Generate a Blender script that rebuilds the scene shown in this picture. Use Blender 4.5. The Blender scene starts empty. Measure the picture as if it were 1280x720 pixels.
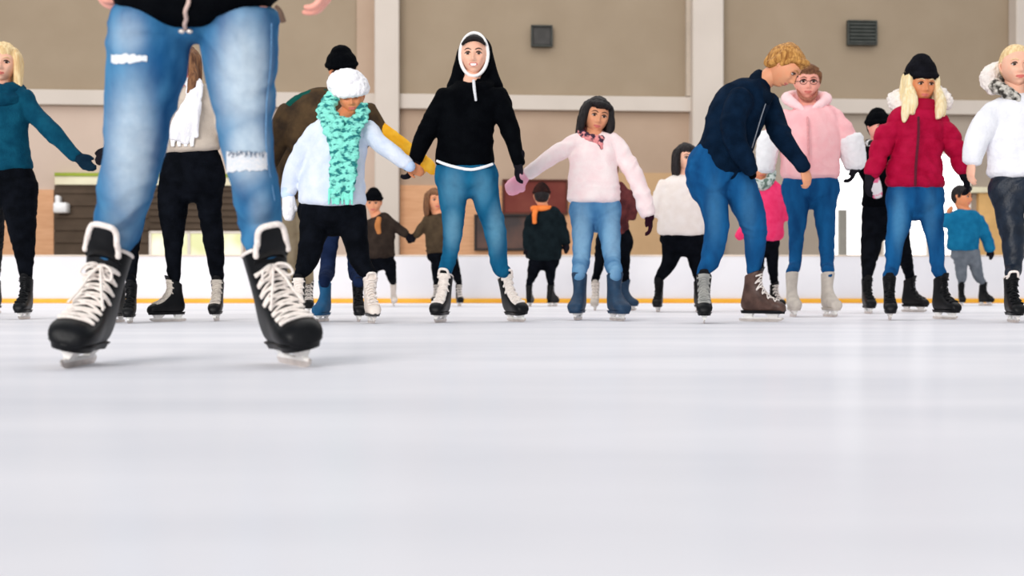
import bpy, math, random
import numpy as np
from mathutils import Vector, Matrix, Euler, noise
random.seed(4)
SC = bpy.context.scene
COL = SC.collection
PI = math.pi

# ------------------------------------------------------------------ camera, world, lights, exposure
FPX, HC, HOR = 1500.0, 0.22, 356.0          # focal length in px of a 1280 frame, eye height, horizon row
cam_d = bpy.data.cameras.new('camera'); cam = bpy.data.objects.new('camera', cam_d); COL.objects.link(cam)
cam_d.sensor_width = 36; cam_d.lens = FPX / 1280 * 36
cam_d.shift_y = -(360 - HOR) / 1280.0
cam_d.clip_start = .05; cam_d.clip_end = 200
cam.location = (0, 0, HC); cam.rotation_euler = (PI / 2, 0, 0)
cam_d.dof.use_dof = True; cam_d.dof.focus_distance = 5.6; cam_d.dof.aperture_fstop = 2.8
SC.camera = cam
w = bpy.data.worlds.new('world'); SC.world = w; w.use_nodes = True
w.node_tree.nodes['Background'].inputs[0].default_value = (.90, .95, 1.0, 1)
w.node_tree.nodes['Background'].inputs[1].default_value = .48
def area(name, loc, rot, sx, sy, power, col=(1, 1, 1)):
    l = bpy.data.lights.new(name, 'AREA'); l.shape = 'RECTANGLE'; l.size = sx; l.size_y = sy
    l.energy = power; l.color = col
    o = bpy.data.objects.new(name, l); COL.objects.link(o); o.location = loc; o.rotation_euler = rot
    return o
area('ceiling_lamps', (0, 12, 8.5), (0, 0, 0), 24, 10, 900, (1, .97, .93))
area('front_fill', (-9, -17, 7.5), (math.radians(80), 0, math.radians(-20)), 14, 7, 4600, (1, .97, .94))  # unseen fill lamp added behind the camera to brighten upright surfaces
SC.view_settings.view_transform = 'Standard'
SC.view_settings.look = 'None'
SC.view_settings.exposure = 0.16
SC.view_settings.gamma = 1
SC.view_settings.use_curve_mapping = False

# ------------------------------------------------------------------ helpers
def sr(r, g, b):
    f = lambda c: c / 255 / 12.92 if c / 255 <= .04045 else ((c / 255 + .055) / 1.055) ** 2.4
    return (f(r), f(g), f(b), 1)
def P(px, py, d):
    return Vector(((px - 640) / FPX * d, d, HC - (py - HOR) / FPX * d))
_mats = {}
def mat(name, col, col2=None, rough=.85, scale=60, bump=.15, bscale=None, metal=0, spec=.3, sheen=0, stretch=(1, 1, 1), lo=.35, hi=.65, detail=4):
    if name in _mats: return _mats[name]
    m = bpy.data.materials.new(name); m.use_nodes = True; nt = m.node_tree; N = nt.nodes; L = nt.links
    b = N['Principled BSDF']; b.inputs['Roughness'].default_value = rough; b.inputs['Metallic'].default_value = metal
    b.inputs['Specular IOR Level'].default_value = spec
    if sheen: b.inputs['Sheen Weight'].default_value = sheen
    tc = N.new('ShaderNodeTexCoord'); mp = N.new('ShaderNodeMapping'); mp.inputs['Scale'].default_value = stretch
    L.new(tc.outputs['Object'], mp.inputs[0])
    nz = N.new('ShaderNodeTexNoise'); nz.inputs['Scale'].default_value = scale; nz.inputs['Detail'].default_value = detail
    L.new(mp.outputs[0], nz.inputs['Vector'])
    if col2 is None: col2 = tuple(min(1, c * 1.25 + .004) for c in col[:3]) + (1,)
    r = N.new('ShaderNodeValToRGB'); r.color_ramp.elements[0].position = lo; r.color_ramp.elements[1].position = hi
    r.color_ramp.elements[0].color = col; r.color_ramp.elements[1].color = col2
    L.new(nz.outputs[0], r.inputs[0]); L.new(r.outputs[0], b.inputs['Base Color'])
    if bump:
        n2 = N.new('ShaderNodeTexNoise'); n2.inputs['Scale'].default_value = bscale or scale * 3; n2.inputs['Detail'].default_value = 3
        L.new(mp.outputs[0], n2.inputs['Vector'])
        bp = N.new('ShaderNodeBump'); bp.inputs['Strength'].default_value = bump; bp.inputs['Distance'].default_value = .01
        L.new(n2.outputs[0], bp.inputs['Height']); L.new(bp.outputs[0], b.inputs['Normal'])
    _mats[name] = m
    return m
def fabric(name, rgb, rgb2=None, **k):
    return mat(name, sr(*rgb), sr(*rgb2) if rgb2 else None, **{**dict(scale=14, bump=.25, bscale=120, spec=.04), **k})

class MB:
    def __init__(s): s.v = []; s.f = []; s.m = []; s.n = 0
    def add(s, v, f, mi=0):
        v = np.asarray(v, float).reshape(-1, 3)
        s.v.append(v); s.f += [tuple(i + s.n for i in q) for q in f]; s.m += [mi] * len(f); s.n += len(v)
    def join(s, o):
        for a in [np.concatenate(o.v)] if o.v else []: s.v.append(a)
        s.f += [tuple(i + s.n for i in q) for q in o.f]; s.m += o.m; s.n += o.n
    def verts(s): return np.concatenate(s.v)
    def mesh(s, name):
        me = bpy.data.meshes.new(name); me.from_pydata(s.verts().tolist(), [], s.f)
        me.polygons.foreach_set('material_index', s.m); me.update()
        return me
def crom(pts, k):
    pts = np.asarray(pts, float)
    if len(pts) < 3:
        t = np.linspace(0, 1, k + 1)[:, None]; return pts[0] * (1 - t) + pts[-1] * t
    q = np.vstack([2 * pts[0] - pts[1], pts, 2 * pts[-1] - pts[-2]]); out = []
    for i in range(1, len(q) - 2):
        for j in range(k):
            t = j / k
            out.append(.5 * ((2 * q[i]) + (-q[i-1] + q[i+1]) * t + (2 * q[i-1] - 5 * q[i] + 4 * q[i+1] - q[i+2]) * t * t + (-q[i-1] + 3 * q[i] - 3 * q[i+1] + q[i+2]) * t ** 3))
    out.append(q[-2]); return np.array(out)
def loft(pts, rx, ry=None, lat=None, n=18, k=4, cap=1, ex=2.0, closed=False):
    """closed skin around a path; rx along lat, ry across it"""
    pts = np.array([tuple(p) for p in pts], float); rx = np.array(rx, float); ry = rx if ry is None else np.array(ry, float)
    A = np.column_stack([pts, rx, ry])
    if closed:
        A = np.vstack([A, A[:1]])
        B = np.vstack([A[-2:-1], A, A[1:2]]); out = []
        for i in range(1, len(B) - 2):
            for j in range(k):
                t = j / k
                out.append(.5 * ((2 * B[i]) + (-B[i-1] + B[i+1]) * t + (2 * B[i-1] - 5 * B[i] + 4 * B[i+1] - B[i+2]) * t * t + (-B[i-1] + 3 * B[i] - 3 * B[i+1] + B[i+2]) * t ** 3))
        A = np.array(out)
    else: A = crom(A, k)
    p, rx, ry = A[:, :3], np.maximum(A[:, 3], 1e-4), np.maximum(A[:, 4], 1e-4)
    if closed: T = np.roll(p, -1, 0) - np.roll(p, 1, 0)
    else: T = np.gradient(p, axis=0)
    T /= np.linalg.norm(T, axis=1)[:, None] + 1e-12
    if cap and not closed:
        def ext(i, sg):
            P_, X_, Y_ = [], [], []
            m = min(rx[i], ry[i]) * cap
            for a in (.45, .8, .97):
                P_.append(p[i] + sg * T[i] * m * a); c = math.sqrt(1 - a * a); X_.append(rx[i] * c); Y_.append(ry[i] * c)
            return P_, X_, Y_
        a = ext(0, -1); b = ext(-1, 1)
        p = np.vstack([a[0][::-1], p, b[0]]); rx = np.concatenate([a[1][::-1], rx, b[1]]); ry = np.concatenate([a[2][::-1], ry, b[2]])
        T = np.vstack([[T[0]] * 3, T, [T[-1]] * 3])
    up = np.array(lat, float) if lat is not None else (np.array([1., 0, 0]) if abs(T[0][0]) < .9 else np.array([0, 1., 0]))
    vs = []; ang = np.linspace(0, 2 * PI, n, endpoint=False)
    ca, sa = np.cos(ang), np.sin(ang)
    if ex != 2: ca = np.sign(ca) * np.abs(ca) ** (2 / ex); sa = np.sign(sa) * np.abs(sa) ** (2 / ex)
    X = up
    for i in range(len(p)):
        base = up if lat is not None else X
        X = base - T[i] * np.dot(base, T[i])
        if np.linalg.norm(X) < 1e-3: X = np.cross(T[i], [0, 0, 1.])
        X /= np.linalg.norm(X) + 1e-12
        Y = np.cross(T[i], X)
        vs.append(p[i] + np.outer(ca * rx[i], X) + np.outer(sa * ry[i], Y))
    v = np.concatenate(vs); m = len(p); f = []
    for i in range(m if closed else m - 1):
        i2 = (i + 1) % m
        for j in range(n):
            j2 = (j + 1) % n
            f.append((i * n + j, i * n + j2, i2 * n + j2, i2 * n + j))
    if not closed:
        f.append(tuple(range(n))[::-1]); f.append(tuple(range((m - 1) * n, m * n)))
    return v, f
def ellipsoid(c, r, M=None, nu=24, nv=16):
    v = []; f = []
    for i in range(nv + 1):
        th = PI * i / nv
        for j in range(nu):
            a = 2 * PI * j / nu
            v.append((r[0] * math.sin(th) * math.cos(a) + c[0], r[1] * math.sin(th) * math.sin(a) + c[1], r[2] * math.cos(th) + c[2]))
    for i in range(nv):
        for j in range(nu):
            j2 = (j + 1) % nu; f.append((i * nu + j, (i + 1) * nu + j, (i + 1) * nu + j2, i * nu + j2))
    v = np.array(v)
    if M is not None: v = xf(v, M)
    return v, f
def xf(v, M):
    A = np.array(M); v = np.asarray(v, float).reshape(-1, 3)
    return v @ A[:3, :3].T + A[:3, 3]
def box(x0, x1, y0, y1, z0, z1, bev=0):
    if bev:
        b = min(bev, (x1-x0)*.45, (y1-y0)*.45, (z1-z0)*.45); v = []
        # chamfered box : 24 verts
        import itertools
        for sx, sy, sz in itertools.product((0, 1), repeat=3):
            cx, cy, cz = (x0, x1)[sx], (y0, y1)[sy], (z0, z1)[sz]
            dx, dy, dz = (b, -b)[sx], (b, -b)[sy], (b, -b)[sz]
            v += [(cx, cy + dy, cz + dz), (cx + dx, cy, cz + dz), (cx + dx, cy + dy, cz)]
        idx = lambda sx, sy, sz, k: (sx * 4 + sy * 2 + sz) * 3 + k
        f = []
        for s in (0, 1):
            f.append(tuple(idx(s, a, b_, 0) for a, b_ in ((0, 0), (1, 0), (1, 1), (0, 1))))
            f.append(tuple(idx(a, s, b_, 1) for a, b_ in ((0, 0), (0, 1), (1, 1), (1, 0))))
            f.append(tuple(idx(a, b_, s, 2) for a, b_ in ((0, 0), (1, 0), (1, 1), (0, 1))))
            for t in (0, 1):
                f.append((idx(s, t, 0, 0), idx(s, t, 1, 0), idx(s, t, 1, 1), idx(s, t, 0, 1)))
                f.append((idx(s, 0, t, 0), idx(s, 1, t, 0), idx(s, 1, t, 2), idx(s, 0, t, 2)))
                f.append((idx(0, s, t, 1), idx(1, s, t, 1), idx(1, s, t, 2), idx(0, s, t, 2)))
        for sx, sy, sz in itertools.product((0, 1), repeat=3): f.append(tuple(idx(sx, sy, sz, k) for k in range(3)))
        return v, f
    v = [(x, y, z) for x in (x0, x1) for y in (y0, y1) for z in (z0, z1)]
    return v, [(0, 1, 3, 2), (4, 6, 7, 5), (0, 4, 5, 1), (2, 3, 7, 6), (0, 2, 6, 4), (1, 5, 7, 3)]
def link(name, me, mats, parent=None, smooth=True):
    for m in (mats if isinstance(mats, (list, tuple)) else [mats]): me.materials.append(m)
    if smooth: me.polygons.foreach_set('use_smooth', [True] * len(me.polygons))
    o = bpy.data.objects.new(name, me); COL.objects.link(o)
    if parent is not None:
        o.parent = parent
        o.matrix_parent_inverse = parent.matrix_basis.inverted() if parent.type == 'EMPTY' else Matrix.Identity(4)   # shapes are modelled in place
    return o
def obj(name, mb, mats, parent=None, smooth=True, fixn=True):
    me = mb.mesh(name)
    if fixn:
        import bmesh
        bm = bmesh.new(); bm.from_mesh(me); bmesh.ops.recalc_face_normals(bm, faces=bm.faces); bm.to_mesh(me); bm.free()
    return link(name, me, mats, parent, smooth)
def remeshed(mb, vox, sm=3, name='m'):
    """union of overlapping closed skins as one continuous surface"""
    me = mb.mesh(name); o = bpy.data.objects.new(name, me); COL.objects.link(o)
    r = o.modifiers.new('r', 'REMESH'); r.mode = 'VOXEL'; r.voxel_size = vox; r.use_smooth_shade = True
    if sm:
        s = o.modifiers.new('s', 'SMOOTH'); s.factor = .5; s.iterations = sm
    dg = bpy.context.evaluated_depsgraph_get(); e = o.evaluated_get(dg)
    out = bpy.data.meshes.new_from_object(e, depsgraph=dg); bpy.data.objects.remove(o); bpy.data.meshes.remove(me)
    return out
def mverts(me):
    a = np.empty(len(me.vertices) * 3); me.vertices.foreach_get('co', a); return a.reshape(-1, 3)
def mnorm(me):
    a = np.empty(len(me.vertices) * 3); me.vertices.foreach_get('normal', a); return a.reshape(-1, 3)
def setv(me, v): me.vertices.foreach_set('co', v.ravel()); me.update()
def folds(me, amp, sx=6, sz=16, seed=0, fine=.35):
    """cloth creases pressed into the surface"""
    if amp <= 0: return
    v = mverts(me); n = mnorm(me); d = np.empty(len(v)); nf = noise.noise
    for i, p in enumerate(v):
        wx = nf(Vector((p[0] * 5 + seed, p[1] * 5, p[2] * 5)))
        a = nf(Vector((p[0] * sx + seed * 3.1, p[1] * sx, (p[2] + .5 * p[0] * (1 if seed % 2 else -1)) * sz + wx * 1.5)))
        b = nf(Vector((p[0] * sx * 3, p[1] * sx * 3 + seed, p[2] * sz * 2.2 + wx * 2)))
        d[i] = (1 - 2.2 * abs(a)) * .7 + b * fine
    setv(me, v + n * (d * amp)[:, None])
def prop(o, label, cat, group=None, kind=None):
    if label: o['label'] = label
    if cat: o['category'] = cat
    if group: o['group'] = group
    if kind: o['kind'] = kind
    return o
def empty(name, loc):
    o = bpy.data.objects.new(name, None); COL.objects.link(o); o.location = loc; o.empty_display_size = .1; return o
def structure(name, mb, m, smooth=False):
    o = obj(name, mb, m, None, smooth); o['kind'] = 'structure'; return o

# ------------------------------------------------------------------ the setting
def ice_mat():
    m = bpy.data.materials.new('ice'); m.use_nodes = True; nt = m.node_tree; N = nt.nodes; L = nt.links
    N.remove(N['Principled BSDF']); b = N.new('ShaderNodeBsdfDiffuse'); g = N.new('ShaderNodeBsdfGlossy'); ms = N.new('ShaderNodeMixShader'); ms.inputs[0].default_value = .09
    L.new(b.outputs[0], ms.inputs[1]); L.new(g.outputs[0], ms.inputs[2]); L.new(ms.outputs[0], N['Material Output'].inputs['Surface'])
    tc = N.new('ShaderNodeTexCoord'); mp = N.new('ShaderNodeMapping'); mp.inputs['Scale'].default_value = (.35, 1.6, 1)
    mp.inputs['Rotation'].default_value = (0, 0, .12)
    L.new(tc.outputs['Object'], mp.inputs[0])
    nz = N.new('ShaderNodeTexNoise'); nz.inputs['Scale'].default_value = 1.3; nz.inputs['Detail'].default_value = 5; L.new(mp.outputs[0], nz.inputs[0])
    r = N.new('ShaderNodeValToRGB'); r.color_ramp.elements[0].position = .33; r.color_ramp.elements[1].position = .62
    r.color_ramp.elements[0].color = sr(230, 229, 235); r.color_ramp.elements[1].color = sr(242, 240, 245)
    L.new(nz.outputs[0], r.inputs[0])
    L.new(r.outputs[0], b.inputs['Color'])
    r3 = N.new('ShaderNodeMapRange'); r3.inputs[3].default_value = .17; r3.inputs[4].default_value = .26; L.new(nz.outputs[0], r3.inputs[0]); L.new(r3.outputs[0], g.inputs['Roughness'])
    n2 = N.new('ShaderNodeTexNoise'); n2.inputs['Scale'].default_value = 30; L.new(mp.outputs[0], n2.inputs[0])
    bp = N.new('ShaderNodeBump'); bp.inputs['Strength'].default_value = .05; bp.inputs['Distance'].default_value = .01; L.new(n2.outputs[0], bp.inputs['Height']); L.new(bp.outputs[0], b.inputs['Normal']); L.new(bp.outputs[0], g.inputs['Normal'])
    return m
BD = 14.35                                            # distance of the rink boards
mb = MB(); mb.add(*box(-22, 22, -4, BD + .3, -.12, 0)); structure('floor', mb, ice_mat())
concrete = mat('rubber_floor', sr(120, 112, 104), scale=5)
mb = MB(); mb.add(*box(-22, 22, BD + .3, 24, -.12, -.002)); structure('floor_walkway', mb, concrete)
board_m = mat('board_plastic', sr(226, 224, 228), sr(232, 230, 233), rough=.4, scale=2, bump=.02)
kick_m = mat('kick_yellow', sr(240, 170, 45), sr(246, 184, 60), rough=.5, scale=3, bump=.02)
cap_m = mat('board_cap', sr(205, 190, 175), rough=.5, scale=3, bump=.02)
zt = .22 + (356 - 318.5) / FPX * BD
mb = MB(); mb.add(*box(-20, 20, BD, BD + .1, 0, zt - .02)); structure('wall_rink_boards', mb, board_m)
mb = MB(); mb.add(*box(-20, 20, BD - .03, BD, 0.0, .055, .006)); structure('trim_1', mb, kick_m)
mb = MB(); mb.add(*box(-20, 20, BD - .012, BD + .125, zt - .02, zt, .006)); structure('trim_2', mb, cap_m)

WA = math.atan(.075); WD = 20.0
WX = Vector((math.cos(WA), math.sin(WA), 0)); WN = Vector((math.sin(WA), -math.cos(WA), 0)); W0 = Vector((0, WD, 0))
WM = Matrix.Translation(W0) @ Matrix.Rotation(WA, 4, 'Z')      # wall frame: x along, -y towards the rink
def W(px, py, off=0):
    """wall coordinates (along, height) seen at a pixel for a face standing off the wall"""
    dr = Vector(((px - 640) / FPX, 1, -(py - HOR) / FPX)); o = W0 + WN * off
    t = (o - Vector((0, 0, HC))).dot(WN) / dr.dot(WN); q = Vector((0, 0, HC)) + dr * t
    return (q - o).dot(WX), q.z
def wbox(mb, x0, y0, x1, y1, off, back=0, bev=0, mi=0):
    a, zb = W(x0, y1, off); b, ztp = W(x1, y0, off)
    a2, _ = W(x0, y1, off); zmid = (W(x0, y0, off)[1] + W(x1, y0, off)[1]) / 2; zlow = (W(x0, y1, off)[1] + W(x1, y1, off)[1]) / 2
    v, f = box(a, b, -off, -back, zlow, zmid, bev); mb.add(xf(v, WM), f, mi)
up_m = mat('plaster_taupe', sr(158, 140, 118), sr(164, 146, 124), scale=1.2, bump=.04)
beam_m = mat('beam_paint', sr(208, 196, 185), sr(214, 202, 191), rough=.6, scale=1, bump=.03)
low_m = mat('plaster_rose', sr(206, 184, 168), sr(212, 190, 174), scale=1.2, bump=.04)
low2_m = mat('plaster_fawn', sr(180, 155, 134), sr(187, 162, 141), scale=1.2, bump=.04)
tan_m = mat('ochre_panel', sr(196, 160, 120), sr(204, 168, 128), scale=2, bump=.04)
wood_m = mat('orange_wood', sr(214, 160, 120), sr(224, 172, 132), scale=3, bump=.05, stretch=(1, 1, 8))
dark_m = mat('dark_shutter', sr(80, 66, 54), sr(90, 75, 62), scale=3, bump=.05)
mb = MB(); v, f = box(-16, 16, 0, .3, 0, 9.5); mb.add(xf(v, WM), f); structure('wall_back', mb, up_m)
mb = MB(); wbox(mb, -400, 132, 480, 362, .02); structure('wall_lower_left', mb, low_m)
mb = MB(); wbox(mb, 500, 134, 868, 362, .02); structure('wall_lower_middle', mb, low2_m)
mb = MB(); wbox(mb, 905, 138, 1700, 362, .02); structure('wall_lower_right', mb, mat('plaster_grey', sr(170, 156, 142), sr(178, 164, 150), scale=1.2, bump=.04))
n = 3
def trim(m, *bx):
    global n
    mb = MB()
    for b_ in bx: wbox(mb, *b_)
    structure('trim_%d' % n, mb, m); n += 1
# horizontal beam in three bays and the pillars
def beam(x0, x1):
    mb = MB(); a, _ = W(x0, 120, .14); b, _ = W(x1, 120, .14); z0 = W(640, 137, .14)[1]; z1 = W(640, 118.5, .14)[1]
    v, f = box(a, b, -.14, 0, z0, z1, .01); mb.add(xf(v, WM), f)
    global n; structure('trim_%d' % n, mb, beam_m); n += 1
for x0, x1 in ((-400, 469), (499, 867), (905, 1271)): beam(x0, x1)
trim(beam_m, (468, -350, 499, 362, .30, 0, .02)); trim(beam_m, (866, -350, 905, 362, .30, 0, .02)); trim(beam_m, (1271, -350, 1310, 362, .30, 0, .02))
trim(mat('pillar_side', sr(190, 176, 160), scale=1.2, bump=.03), (858, -350, 866, 120, .10, 0))
trim(low2_m, (446, -350, 468, 118, .05, 0))
# lower zone cladding
trim(wood_m, (-300, 236, 67, 362, .05, 0)); trim(wood_m, (500, 232, 724, 362, .05, 0)); trim(tan_m, (724, 216, 866, 362, .05, 0))
trim(low_m, (440, 138, 468, 362, .06, 0))
# service opening on the left: lintel, shutter, bright gaps
trim(mat('cream_lintel', sr(236, 226, 196), scale=2, bump=.02), (68, 221, 440, 232, .12, 0, .01))
trim(mat('green_strip', sr(150, 165, 60), scale=2, bump=.02), (68, 217, 440, 221, .14, 0))
def glow(name, rgb, s, rgb2=None):
    m = bpy.data.materials.new(name); m.use_nodes = True; N = m.node_tree.nodes; L = m.node_tree.links; b = N['Principled BSDF']
    tc = N.new('ShaderNodeTexCoord'); nz = N.new('ShaderNodeTexNoise'); nz.inputs['Scale'].default_value = 1.6; L.new(tc.outputs['Object'], nz.inputs[0])
    r = N.new('ShaderNodeValToRGB'); r.color_ramp.elements[0].position = .4; r.color_ramp.elements[1].position = .6
    r.color_ramp.elements[0].color = sr(*rgb); r.color_ramp.elements[1].color = sr(*(rgb2 or rgb)); L.new(nz.outputs[0], r.inputs[0])
    L.new(r.outputs[0], b.inputs['Emission Color']); b.inputs['Emission Strength'].default_value = s
    b.inputs['Base Color'].default_value = (.1, .1, .1, 1); b.inputs['Roughness'].default_value = .15
    return m
day = glow('daylight_pane', (255, 253, 252), 2.4); garden = glow('garden_pane', (215, 215, 150), 1.0, (246, 240, 214))
frame_m = mat('window_paint', sr(225, 215, 205), scale=2, bump=.02)
def window(nm, x0, y0, x1, y1, gm, mull=(), off=.10, lab=None):
    mb = MB()
    for b_ in ((x0, y0, x1, y0 + 3), (x0, y1 - 3, x1, y1), (x0, y0, x0 + 3, y1), (x1 - 3, y0, x1, y1)): wbox(mb, *b_, off, 0, .004)
    for mx in mull: wbox(mb, mx - 2, y0, mx + 2, y1, off, 0, .004)
    o = structure(nm, mb, frame_m)
    pb = MB(); wbox(pb, x0 + 2, y0 + 2, x1 - 2, y1 - 2, off - .04, 0)
    p = obj('window_pane', pb, gm, o, False)
window('window_1', 186, 289, 304, 340, garden, (236,))
window('window_2', 1036, 190, 1096, 340, day, ())
window('window_3', 1103, 190, 1214, 340, day, (1160,))
window('window_4', 1262, 232, 1330, 340, garden, ())
trim(mat('grey_post', sr(150, 146, 138), scale=2, bump=.02), (1049, 262, 1059, 362, .14, 0, .01))
trim(mat('mustard_wood', sr(216, 172, 112), scale=3, bump=.03), (1224, 240, 1262, 362, .12, 0, .01))
trim(mat('cream_lintel', sr(236, 226, 196)), (1214, 234, 1262, 241, .16, 0, .01))
# the shutters (slatted) either side of the service opening
def shutter(nm, x0, y0, x1, y1):
    mb = MB(); wbox(mb, x0, y0, x1, y1, .06, 0)
    for i in range(7):
        yy = y0 + (y1 - y0) * (i + .5) / 7
        wbox(mb, x0 + 1, yy - 2.2, x1 - 1, yy + 2.2, .085, .05, .004)
    structure(nm, mb, dark_m)
shutter('door_1', 68, 232, 186, 340); shutter('door_2', 186, 232, 312, 288)
def board_thing(name, x0, y0, x1, y1, m, fm, label, cat, slats=False, group=None):
    t = empty(name, WM @ Vector((W((x0 + x1) / 2, y1, .1)[0], -.05, W(x0, y1, .1)[1])))
    prop(t, label, cat, group)
    mb = MB(); wbox(mb, x0, y0, x1, y1, .10, .05, .01); obj('panel', mb, m, t, False)
    mb = MB()
    for b_ in ((x0 - 2, y0 - 2, x1 + 2, y0), (x0 - 2, y1, x1 + 2, y1 + 2), (x0 - 2, y0, x0, y1), (x1, y0, x1 + 2, y1)): wbox(mb, *b_, .14, .05, .006)
    obj('frame', mb, fm, t, False)
    if slats:
        for i in range(6):
            mb = MB(); yy = y0 + (y1 - y0) * (i + .5) / 6; wbox(mb, x0 + .5, yy - 1, x1 - .5, yy + 1.6, .135, .09, .003); obj('slat', mb, fm, t, False)
    return t
grey_d = mat('vent_dark', sr(62, 60, 58), rough=.6, scale=8, bump=.05); grey_e = mat('vent_frame', sr(66, 68, 64), rough=.6, scale=8, bump=.05)
t = board_thing('wall_loudspeaker', 666, 33, 689, 56, grey_d, grey_e, 'small square dark grey box high on the wall, nearer the middle of the picture', 'loudspeaker')
t = board_thing('ventilation_grille', 1062, 27, 1095, 54, mat('vent_green', sr(50, 56, 52), rough=.6, scale=8), grey_e, 'dark grey-green slatted vent high on the wall above the woman in the maroon jacket', 'vent', True)
board_thing('banner', 630, 226, 708, 266, mat('maroon_board', sr(128, 66, 56), sr(112, 50, 44), scale=2), mat('maroon_frame', sr(98, 60, 50)), 'dark maroon banner on the orange wall left of the child in the black coat', 'banner')
board_thing('notice_board', 595, 270, 658, 311, mat('slate_board', sr(74, 66, 66), sr(110, 84, 76), scale=2.5), mat('slate_frame', sr(58, 54, 54)), 'low dark grey board on the orange wall, seen between the hooded woman\'s legs', 'notice board')
t = empty('wall_lamp', WM @ Vector((W(74, 268, .1)[0], -.06, W(74, 268, .1)[1]))); prop(t, 'small white lamp box on the wall beside the dark service opening', 'lamp')
white_p = mat('white_plastic', sr(240, 238, 238), rough=.4, scale=8, bump=.02)
mb = MB(); wbox(mb, 66, 253, 83, 266, .28, .06, .02); obj('housing', mb, white_p, t)
mb = MB(); wbox(mb, 68, 244, 74, 254, .22, .06, .02); obj('bracket', mb, white_p, t)

# ------------------------------------------------------------------ people: heads, hands, skates
def skin(name, rgb, red=1.0): return mat(name, sr(*rgb), tuple(list(sr(*rgb))[i] * (1.04, .93, .90)[i] for i in range(3)) + (1,), rough=.5, scale=30, bump=.05, spec=.35)
SK_F = skin('skin_fair', (236, 186, 160)); SK_P = skin('skin_pink', (236, 168, 150)); SK_T = skin('skin_tan', (222, 156, 118)); SK_W = skin('skin_warm', (214, 140, 96))
LIP = mat('lips', sr(196, 104, 94), rough=.4, scale=40, bump=.02); TEETH = mat('teeth', sr(244, 238, 230), rough=.3, scale=40, bump=0)
EYE_W = mat('eye_white', sr(206, 196, 190), rough=.2, scale=40, bump=0); IRIS = mat('iris', sr(48, 34, 28), rough=.2, scale=40, bump=0)
def g2(x, z, cx, cz, sx, sz): return np.exp(-((x - cx) / sx) ** 2 - ((z - cz) / sz) ** 2)
def head_mesh(M, s, smile=False, nu=88, nv=72):
    """head local: x right, -y face, z up, about .225 m chin to crown at s = 1"""
    v = []
    for i in range(nv + 1):
        th = PI * i / nv
        for j in range(nu):
            a = 2 * PI * j / nu; v.append((math.sin(th) * math.cos(a), math.sin(th) * math.sin(a), math.cos(th)))
    u = np.array(v); x, y, z = u[:, 0] * .076, u[:, 1] * .096, u[:, 2] * .116
    tap = np.clip(-z / .116, 0, 1); x = x * (1 - .36 * tap ** 1.6); front = np.clip(-u[:, 1], 0, 1)
    y = np.where(y > 0, y * (1 - .30 * tap), y * (1 - .06 * tap)); y = y + .012 * (z > 0) * (z / .116)
    y = np.where(y < -.072, -.072 + (y + .072) * .55, y)                       # face plane
    F = front ** .5
    d = np.zeros(len(x))
    d += .020 * g2(x, z, 0, -.030, .011, .013) + .012 * g2(x, z, 0, -.010, .008, .022) + .007 * (g2(x, z, .012, -.034, .008, .008) + g2(x, z, -.012, -.034, .008, .008))
    d -= .011 * (g2(x, z, .031, .004, .017, .012) + g2(x, z, -.031, .004, .017, .012))
    d += .005 * (g2(x, z, .028, .024, .022, .008) + g2(x, z, -.028, .024, .022, .008))
    d += .005 * (g2(x, z, .042, -.026, .018, .018) + g2(x, z, -.042, -.026, .018, .018))
    d += .007 * (g2(x, z, 0, -.056, .022, .0055) + g2(x, z, 0, -.067, .019, .006)) - .006 * g2(x, z, 0, -.0615, .024, .0022)
    d -= .004 * g2(x, z, 0, -.079, .02, .006); d += .009 * g2(x, z, 0, -.098, .02, .014)
    y = y - d * F
    V = np.column_stack([x, y, z]) * s; f = []; mi = []
    mc = (z + .0612 - (.006 if smile else .001) * (x / .024) ** 2) / (.0095 if smile else .0068)
    lipz = ((x / .024) ** 2 + mc ** 2 < 1) & (u[:, 1] < -.3); tz = ((x / .018) ** 2 + ((z + .0615 - .005 * (x / .024) ** 2) / .0042) ** 2 < 1) & (u[:, 1] < -.3)
    for i in range(nv):
        for j in range(nu):
            j2 = (j + 1) % nu; q = (i * nu + j, (i + 1) * nu + j, (i + 1) * nu + j2, i * nu + j2); f.append(q)
            mi.append(2 if smile and sum(tz[k] for k in q) >= 2 else 1 if sum(lipz[k] for k in q) >= 2 else 0)
    return xf(V, M), f, mi
def RX(a): return Matrix.Rotation(math.radians(a), 4, 'X')
def RY(a): return Matrix.Rotation(math.radians(a), 4, 'Y')
def RZ(a): return Matrix.Rotation(math.radians(a), 4, 'Z')
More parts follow.
